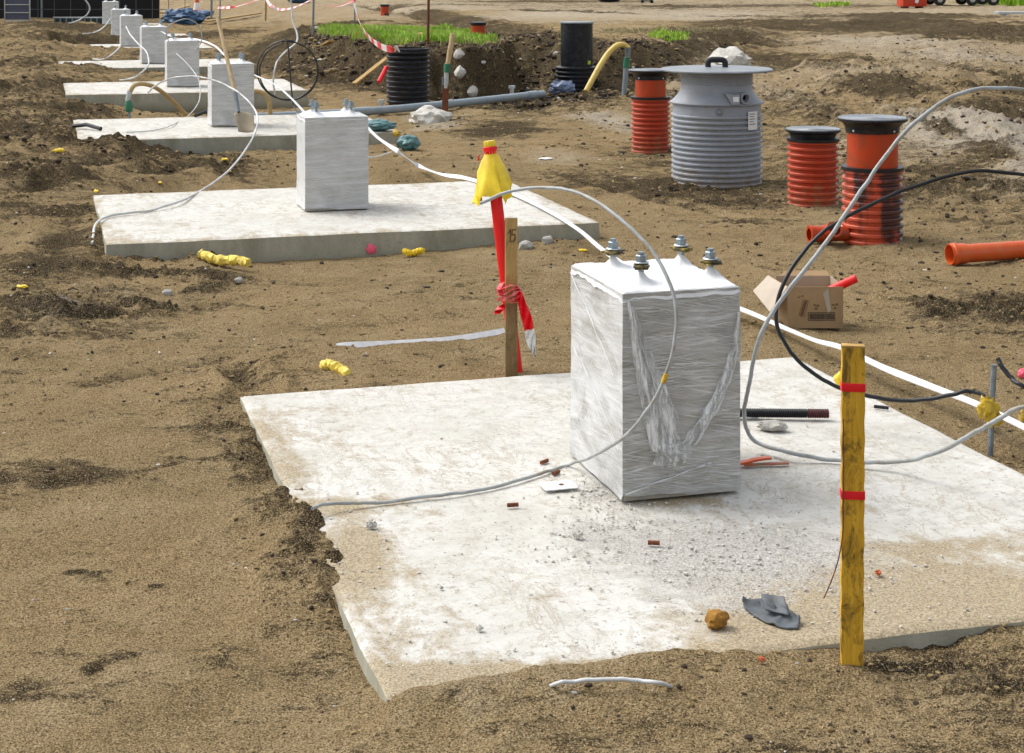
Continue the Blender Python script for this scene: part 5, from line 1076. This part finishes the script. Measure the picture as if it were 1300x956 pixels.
# steel plate, a dark disc laid on for the shade of its hole
g = P(709, 619, .0); mb = MB(); R = Matrix.Rotation(ANG+.05, 3, 'Z'); mb.box((0, 0, .004), (.115, .085, .004), None, .001); mb.build('steel_plate', M['strip'], loc=(g.x, g.y, 0.003), rotz=ANG)
sp = bpy.data.objects['steel_plate']; tag(sp, 'small flat steel plate lying on the slab at the left foot of the near pillar', 'metal plate')
MB().lathe([(.009, 0), (.009, .0015), (.0005, .0015)], (.01, 0, .0058), 16).build('hole_disc', M['rust'], sp)
# rusty bolts/ rods on the slab
for px, py, a, lb in ((651, 641, .2, 'short rusty rod end lying left on the slab'), (706, 600, 1., 'short rusty rod end behind the steel plate'), (691, 586, .9, 'short rusty rod end farthest back near the pillar'), (830, 689, -.1, 'short rusty rod end in the grit before the pillar')):
    g = P(px, py, .007); d = Vector((math.cos(a), math.sin(a), 0))*.018; tag(MB().tube([g-d, g+d], .007, 8).build('rusty_rod', M['rust'], smooth=30), lb, 'rod', 'rusty rod ends on the slab')
# orange straps by pillar
a = P(930, 588, .008); 
t = thing('orange_strap', 'crumpled orange plastic strap lying on the slab right of the pillar', 'strap', a)
MB().tube([p-a for p in spline([P(925, 590, .01), P(945, 587, .012), P(962, 583, .02), P(978, 581, .022)], 5)], .012, 4, flat=.004).build('upper_band', M['orange2'], t, smooth=20)
MB().tube([p-a for p in spline([P(945, 591, .006), P(970, 589, .006), P(1001, 588, .006)], 5)], .009, 4, flat=.0025).build('lower_band', M['redcor'], t, smooth=20)
a = P(1110, 516, .006); b = P(1128, 518, .006); tag(MB().tube([a, b], .007, 8).build('cable_offcut', M['blackrub'], smooth=30), 'short black cable offcut on the back edge of the slab', 'cable')
a = P(945, 528, 0); tag(MB().box((a.x+.02, a.y-.03, .012), (.05, .03, .02), Matrix.Rotation(.2, 3, 'Z'), .002).build('white_block', M['white'], smooth=30), 'small white block peeping out right of the near pillar foot', 'block')
# litter on the sand
for px, py, s, sd_, lb in ((693, 203, .05, 1, 'white paper scrap on the open sand beyond the second slab'), (540, 365, .02, 3, 'small dark scrap on the sand between the slabs')):
    g = G(px, py); lump('paper_scrap', lb, 'litter', g, (s*1.6, s, s*.25), sd_, M['white'] if sd_ == 1 else M['print'], .3, sub=2)
# dark bars on slab 3
for (x0, y0, x1, y1_, lb) in ((93, 160, 128, 163.5, 'thin black bar lying on the left end of the third slab'), (248, 147, 270, 144.5, 'thin black bar between third and fourth slab, left of the pillar')):
    a = P(x0, y0, .02); b = P(x1, y1_, .02); tag(MB().tube([a, a.lerp(b, .5)+Vector((0, 0, .03)), b], .022, 8).build('black_bar', M['blackrub'], smooth=40), lb, 'bar')

# ---------------------------------------------------------------- distance: bank, boards, barrier, fence, vehicles
g = G(505, 100)
for (x0, y0, x1, y1_, d, m_, lb) in ((450, 106, 492, 73, 24.2, 'palewood', 'weathered board leaning on the bank left of the black shaft'), (519, 54, 535, 42, 30, 'palewood', 'short board lying in the grass above the black shaft'), (325+385/4, 52, 325+345/4, 57, 27, 'palewood', 'splintered board end at the left tip of the grass')):
    a = PD(x0, y0, d); b = PD(x1, y1_, d+.3); tag(MB().tube([a, b], .06, 4, flat=.012).build('board', M[m_], smooth=0), lb, 'board')
a = PD(481, 104, 23); b = PD(491, 85, 23.2); tag(MB().tube([a, b], .03, 8).build('red_stick', M['redtape'], smooth=30), 'red and white stick leaning on the left side of the black shaft', 'stick')
a = PD(524, 60, 27.5)
lump('orange_bit', 'orange plastic bit on the grass edge above the black shaft', 'scrap', PD(524, 60, 27.8), (.09, .06, .04), 4, M['orange'], 0, sub=2)
# tape posts
posts = [(337, 26, -6), (397, 40, -8), (450, 30, -20), (543, 56, -30), (279, 30, -20)]
PB = {}
for (px, py, top), m_, lb in zip(posts, ('palewood', 'rod', 'rod', 'rust', 'rod'), ('short wooden tape post left of the hanging cable', 'thin steel tape post above the cable hoop', 'thin tape post at the left of the grass', 'rusty red rod standing in the grass', 'thin post left of the wooden one, near the blue tarp')):
    g = G(px, py); r = .03 if m_ == 'palewood' else .022; h = HC-(top-HY)/F*g.y; PB[px] = Vector((g.x, g.y, h))
    tag(MB().tube([(g.x, g.y, g.z-.2), (g.x+.02, g.y, h)], r, 8).build('tape_post', M[m_], smooth=30), lb, 'post', 'posts carrying the barrier tape')
def btape(pts, label, w_=.035, tw=(0, -1, .4)):
    mb = MB().tube(spline(pts, 10), w_, 4, flat=.002, tw=tw); return tag(mb.build('barrier_tape', M['tape'], smooth=30), label, 'tape', 'red and white barrier tape')
btape([PD(277, 10, 44), PD(300, 8, 43), PD(337, -3, PB[337].y)], 'barrier tape stretch reaching the wooden post from the left')
btape([PD(337, -3, PB[337].y), PD(343, 6, 40), PD(354, 12, 39), PD(372, 10, 37), PD(397, -1, 34)], 'barrier tape stretch sagging between the wooden and the steel post')
btape([PD(397, 1, 34), PD(410, 6, 35), PD(430, 8, 37), PD(446, 2, 40), PD(450, -2, 40)], 'barrier tape stretch sagging to the post left of the grass')
btape([PD(449, -5, 33), PD(452, 15, 32), PD(458, 32, 30), PD(468, 47, 27), PD(480, 57, 24), PD(492, 62, 22.5), PD(506, 62, 22.2)], 'long barrier tape end hanging down onto the black shaft', .05, (1, -.6, .3))
# blue tarp and barrier cone left
g = G(228, 31); vs, fs = crumple((0, 0, 0), (.62, .4, .30), 5, amp=.5, sub=4, f=2.2); tag(MB().add(vs, fs).build('blue_tarp', M['blue'], smooth=35, loc=(g.x, g.y+.4, g.z+.15)), 'crumpled dark blue tarp heap right of the far pillars', 'tarp')
g = G(248, 24); vs, fs = crumple((0, 0, 0), (.35, .3, .12), 8, amp=.5, sub=3, f=2.2); tag(MB().add(vs, fs).build('blue_tarp', M['blue'], smooth=35, loc=(g.x+.2, g.y+.3, g.z+.15)), 'small dark blue tarp fold at the right of the tarp heap', 'tarp')
g = G(250, 14); t = thing('traffic_cone', 'small orange and white cone standing behind the blue tarp', 'cone', g)
MB().lathe([(.14, 0), (.09, .3)], (0, 0, .02)).build('white_body', M['white'], t); MB().lathe([(.095, .3), (.03, .6), (.02, .62)], (0, 0, .0)).build('orange_top', M['orange2'], t); MB().box((0, 0, .02), (.36, .36, .04), None, .01).build('base', M['orange2'], t)
# boards / pallet strips behind pillars
for i, (x0, y0, x1, y1_) in enumerate(((205, 20, 240, 10), (262, 31, 330, 20))):
    a = G(x0, y0, .08); b = G(x1, y1_, .08); tag(MB().tube([a, b], .07, 4, flat=.02).build('board', M['palewood'], smooth=0), ['pale board lying left of the blue tarp heap', 'long pale board lying right of the blue tarp heap'][i], 'board')
# dark fence wall with mesh and rack
wl = thing('site_fence', 'dark screened wire mesh fence at the far top left', 'fence', (-16.0, 51, -.1))
MB().box((-6.0, 1.0, 1.5), (22, .1, 3.2)).build('dark_screen', M['darkwall'], wl, smooth=0)
mb = MB()
for k in range(0, 45): mb.box((-16+k*.5, 0, 1.3), (.018, .018, 2.6))
for k in range(0, 8): mb.box((-5, -.018, .12+k*.36), (22, .016, .018))
mb.build('wire_mesh', M['wire'], wl, smooth=0)
for k in range(0, 5): MB().tube([(-14+k*5.2, .06, 0), (-14+k*5.2, .06, 2.8)], .035, 8).build('fence_post', M['rod'], wl)
g = PD(22, 31, 47); ax_ = g.x; t = thing('steel_rack', 'tall rack of slate blue panels in a pale steel frame before the dark fence', 'rack', (g.x, 47, g.z-.02))
for sx in (-1, 1): MB().box((sx*.35, 0, .9), (.03, .05, 1.85), None, .004).build('upright', M['zinc'], t)
for k in range(8):
    MB().box((0, 0, .13+k*.225), (.67, .05, .028)).build('rail', M['zinc'], t); MB().box((0, .03, .245+k*.225), (.66, .02, .18)).build('panel', M['bluepanel'], t)
g = PD(100, 32, 49.2); t = thing('steel_barrier', 'low dark steel frame with upright plates before the dark fence', 'barrier', (g.x, 49.2, g.z))
MB().box((0, 0, .23), (1.5, .08, .035)).build('top_rail', M['zinc'], t); MB().box((0, .12, .11), (1.5, .03, .24)).build('back_plate', simple('near_black_steel', (.03, .04, .045)), t)
for k in range(9): MB().box((-.72+k*.18, 0, .105), (.03, .1, .21)).build('upright', simple('dark_green_steel', (.12, .16, .16)) if k == 0 else bpy.data.materials['dark_green_steel'], t)
# parked machines at the far right, only feet in view
g = G(1160, 11); t = thing('red_crate', 'red painted skip box at the top right beside the trailer', 'skip', (g.x, g.y+.3, g.z-.02), rad(4)); s = F/g.y
w_ = 31/s; MB().box((0, 0, .6), (w_, .8, 1.0), None, .03).build('box_body', M['redpaint'], t); MB().box((0, 0, 1.12), (w_*1.05, .86, .06), None, .01).build('rim', M['redpaint'], t)
for sx in (-1, 1): MB().box((sx*w_*.3, 0, .05), (.1, .7, .1)).build('skid', M['rust'], t)
MB().box((w_*.08, -.41, .33), (.12, .02, .2), Matrix.Rotation(.3, 3, 'Y')).build('white_sign', M['white'], t)
g = G(1208, 7); t = thing('trailer', 'dark red flat trailer on small wheels at the top right', 'trailer', (g.x, g.y+.6, g.z), rad(3)); s = F/g.y; k = s
MB().box((0, 0, .62), (66/s*1.25, 1.4, .22), None, .02).build('deck', M['redpaint'], t); MB().box((0, -.1, .40), (66/s*1.3, 1.0, .16), None, .02).build('chassis', M['blackplastic'], t)
for x in (-.55, .75, 1.6):
    for y in (-.72, .6):
        wh = MB().lathe([(.1, -.08), (.2, -.1), (.235, -.06), (.235, .06), (.2, .1), (.1, .08)], (x, y, .235), 24, Matrix.Rotation(rad(90), 3, 'X')).build('wheel', M['tyre'], t)
        MB().lathe([(.0005, .088), (.07, .088), (.11, .078), (.11, -.078)], (x, y-.01, .235), 16, Matrix.Rotation(rad(90), 3, 'X')).build('rim', M['zinc'], wh)
g = G(822, 4); t = thing('white_bundle', 'white sheeted bundle on dark feet at the top centre right', 'bundle', (g.x, g.y+.4, g.z))
vs, fs = crumple((0, 0, .3), (.38, .3, .26), 3, amp=.4); MB().add(vs, fs).build('sheet', M['white'], t)
for sx in (-.2, .2): MB().box((sx, 0, .05), (.12, .5, .14)).build('foot', M['blackplastic'], t)
g = G(527, 3); lump('dark_heap', 'dark object lying on the far pale ground at the top centre', 'heap', (g.x+8.5, g.y, g.z), (.5, .3, .14), 7, M['blackplastic'], 0, sub=3)
g = G(1290, 20); t = tag(MB().box((g.x, g.y, g.z+.09), (1.3, .5, .07), Matrix.Rotation(.05, 3, 'Z'), .01).box((g.x-.4, g.y, g.z+.02), (.1, .4, .1)).box((g.x+.4, g.y, g.z+.02), (.1, .4, .1)).build('pale_pallet', M['zinc'], smooth=0), 'pale flat pallet lying on the far ground at the right border', 'pallet')
g = G(378, 3); lump('blue_bag', 'small dark blue bag on the far ground above the cable hoop', 'bag', (g.x, g.y, g.z), (.55, .4, .3), 9, M['blue'], 0, sub=3)

# ---------------------------------------------------------------- grass and gravel (uncountable)
def grass(label, name, poly, n, h, mat, seed, w_=.012):
    rnd = np.random.RandomState(seed); xs = [p[0] for p in poly]; ys = [p[1] for p in poly]
    vs = []; fs = []
    def inside(x, y):
        c = False; j = len(poly)-1
        for i in range(len(poly)):
            if (poly[i][1] > y) != (poly[j][1] > y) and x < (poly[j][0]-poly[i][0])*(y-poly[i][1])/(poly[j][1]-poly[i][1])+poly[i][0]: c = not c
            j = i
        return c
    pts = []
    while len(pts) < n:
        x = rnd.uniform(min(xs), max(xs)); y = rnd.uniform(min(ys), max(ys))
        if inside(x, y): pts.append((x, y))
    P0 = np.array(pts); dens = fbm(P0[:, 0], P0[:, 1], 1.1, 3, seed); P0 = P0[dens > -.16+.35*(rnd.rand(len(P0))-.5)]
    Z = terrain(P0[:, 0], P0[:, 1])
    for (x, y), z in zip(P0, Z):
        hh = h*rnd.uniform(.5, 1.3); a = rnd.uniform(0, 6.28); lx, ly = rnd.normal(0, .35, 2)*hh; wx, wy = math.cos(a)*w_, math.sin(a)*w_; b = len(vs)
        vs += [(x-wx, y-wy, z-.01), (x+wx, y+wy, z-.01), (x+lx*.4+wx*.7, y+ly*.4+wy*.7, z+hh*.6), (x+lx*.4-wx*.7, y+ly*.4-wy*.7, z+hh*.6), (x+lx, y+ly, z+hh)]
        fs += [(b, b+1, b+2, b+3), (b+3, b+2, b+4)]
    mb = MB().add(vs, fs); o = mb.build(name, mat, smooth=0, fix=False); tag(o, label, 'grass', kind='stuff')
def gp(l, z): return [tuple(P(x, y, z)[:2]) for x, y in l]
grass('bright green grass on the flat bank top behind the black shaft', 'grass', gp([(402, 40), (425, 34), (470, 32), (530, 34), (560, 38), (600, 44), (628, 54), (633, 62), (560, 62), (490, 59), (430, 50)], .4), 42000, .12, M['grass'], 3, .008)
grass('dry straw coloured grass mixed into the green bank top', 'grass', gp([(400, 42), (430, 34), (560, 36), (636, 54), (640, 63), (560, 63), (490, 61), (425, 52)], .4), 2600, .14, M['drygrass'], 13, .007)
grass('small tuft of green grass on the pit edge', 'grass', gp([(822, 72), (845, 66), (880, 76), (850, 84), (825, 80)], -.08), 1200, .1, M['grass'], 5)
grass('sparse weedy grass on the rim beyond the pit', 'grass', gp([(760, 47), (860, 44), (960, 50), (900, 58), (780, 54)], .05), 1800, .07, M['drygrass'], 6, .01)
grass('bright green grass at the top right corner', 'grass', gp([(1236, 6), (1330, 9), (1340, -6), (1250, -8)], .1), 9000, .35, M['grass'], 7, .05)
grass('thin green growth far off behind the shafts', 'grass', gp([(1040, 10), (1080, 8), (1080, 4), (1030, 5)], .1), 900, .1, M['grass'], 8, .03)
def rocks(name, label, pts, mat, seed):
    rnd = random.Random(seed); vs = []; fs = []
    ico = bmesh.new(); bmesh.ops.create_icosphere(ico, subdivisions=1, radius=1); ico.verts.index_update(); base = [v.co.copy() for v in ico.verts]; bf = [tuple(v.index for v in f.verts) for f in ico.faces]; ico.free()
    for (x, y, z, r) in pts:
        b = len(vs); sx, sy, sz = rnd.uniform(.7, 1.4), rnd.uniform(.6, 1.1), rnd.uniform(.4, .8); a = rnd.uniform(0, 6.28); ca, sa = math.cos(a), math.sin(a)
        for v in base:
            k = rnd.uniform(.75, 1.2); px, py = v.x*sx*r*k, v.y*sy*r*k; vs.append((x+px*ca-py*sa, y+px*sa+py*ca, z+v.z*sz*r*k+r*.2))
        fs += [tuple(i+b for i in f) for f in bf]
    o = MB().add(vs, fs).build(name, mat, smooth=30, fix=False); tag(o, label, 'gravel', kind='stuff')
rs_ = np.random.RandomState(11)
def on_slab(n, patches, rmin, rmax):
    out = []
    for (px, py, sx, sy, share) in patches:
        c = P(px, py, 0)
        for _ in range(int(n*share)):
            x, y = c.x+rs_.normal(0, sx), c.y+rs_.normal(0, sy)
            du = abs((x-PIL[0][0])*U[0]+(y-PIL[0][1])*U[1]); dv = abs((x-PIL[0][0])*V[0]+(y-PIL[0][1])*V[1])
            if du > SLAB[0][0]-.02 or dv > SLAB[0][1]-.02 or (du < W1/2+.01 and dv < D1/2+.01): continue
            out.append((x, y, -.001, rmin+(rmax-rmin)*rs_.rand()**3))
    return out
pt_ = [(765, 620, .07, .16, .25), (870, 690, .22, .2, .3), (960, 730, .25, .2, .2), (750, 680, .12, .12, .08), (1130, 750, .4, .25, .12), (560, 700, .4, .5, .06), (700, 840, .6, .12, .08), (450, 690, .12, .2, .05), (1000, 560, .5, .3, .03)]
rocks('gravel', 'pale mortar grit scattered round the near pillar foot', on_slab(2000, pt_, .001, .0068), M['stonepale'], 1)
rocks('gravel', 'dark grit scattered over the near slab', on_slab(350, pt_, .001, .005), M['stone'], 2)
def scatter(n, smin, smax, rough_min, rough_pow, dmin=3.4, dmax=40, seed=1):
    rs = np.random.RandomState(seed); d = np.exp(rs.uniform(math.log(dmin), math.log(dmax), n*6)); u = rs.uniform(-.36, .36, n*6); x = u*d
    z, r, dk, pl = terrain(x, d, True); keep = rs.rand(n*6) < np.clip(r-rough_min, 0, 1)**rough_pow
    for (cx, cy), (hu, hv) in zip(PIL, SLAB):
        du = np.abs((x-cx)*U[0]+(d-cy)*U[1]); dv = np.abs((x-cx)*V[0]+(d-cy)*V[1]); keep &= ~((du < hu+.01) & (dv < hv+.01))
    idx = np.nonzero(keep)[0][:n]; sz = (smin+(smax-smin)*rs.rand(len(idx))**3)*np.clip(d[idx]/8, .7, 2.2)
    return [(float(x[i]), float(d[i]), float(z[i]), float(s)) for i, s in zip(idx, sz)]
rocks('soil_clods', 'dark soil clods strewn over the churned ground', scatter(9000, .003, .016, .22, 1.3, seed=2), M['darkclod'], 3)
rocks('soil_clods', 'sandy clods strewn over the churned ground', scatter(14000, .003, .015, .12, 1., seed=3), M['sandclod'], 4)
def pitside(n, smin, smax, seed, lo=.6):
    rs = np.random.RandomState(seed); x = rs.uniform(-4.0, 2.9, n*5); y = rs.uniform(23.5, 36, n*5); z, r, dk, pl = terrain(x, y, True); keep = rs.rand(n*5) < np.clip((dk-lo)*2, 0, 1); ix = np.nonzero(keep)[0][:n]
    return [(float(x[i]), float(y[i]), float(z[i]), float(smin+(smax-smin)*rs.rand()**2.5)) for i in ix]
rocks('soil_clods', 'black soil clods tumbled down the pit sides', pitside(3200, .012, .07, 21), M['darkclod'], 13)
rocks('soil_clods', 'sandy lumps tumbled down the pit sides', pitside(1500, .012, .06, 22), M['sandclod'], 14)
rocks('rubble_bits', 'pale rubble bits in the pit sides', pitside(110, .012, .06, 23), M['stonepale'], 15)
rocks('gravel', 'pale pebbles scattered on the sand', scatter(700, .002, .010, .0, .8, seed=4), M['stonepale'], 5)
rocks('gravel', 'fine dark bits lying on the smooth sand', scatter(2500, .0015, .006, -.2, .5, 3.4, 12, seed=5), M['darkclod'], 6)
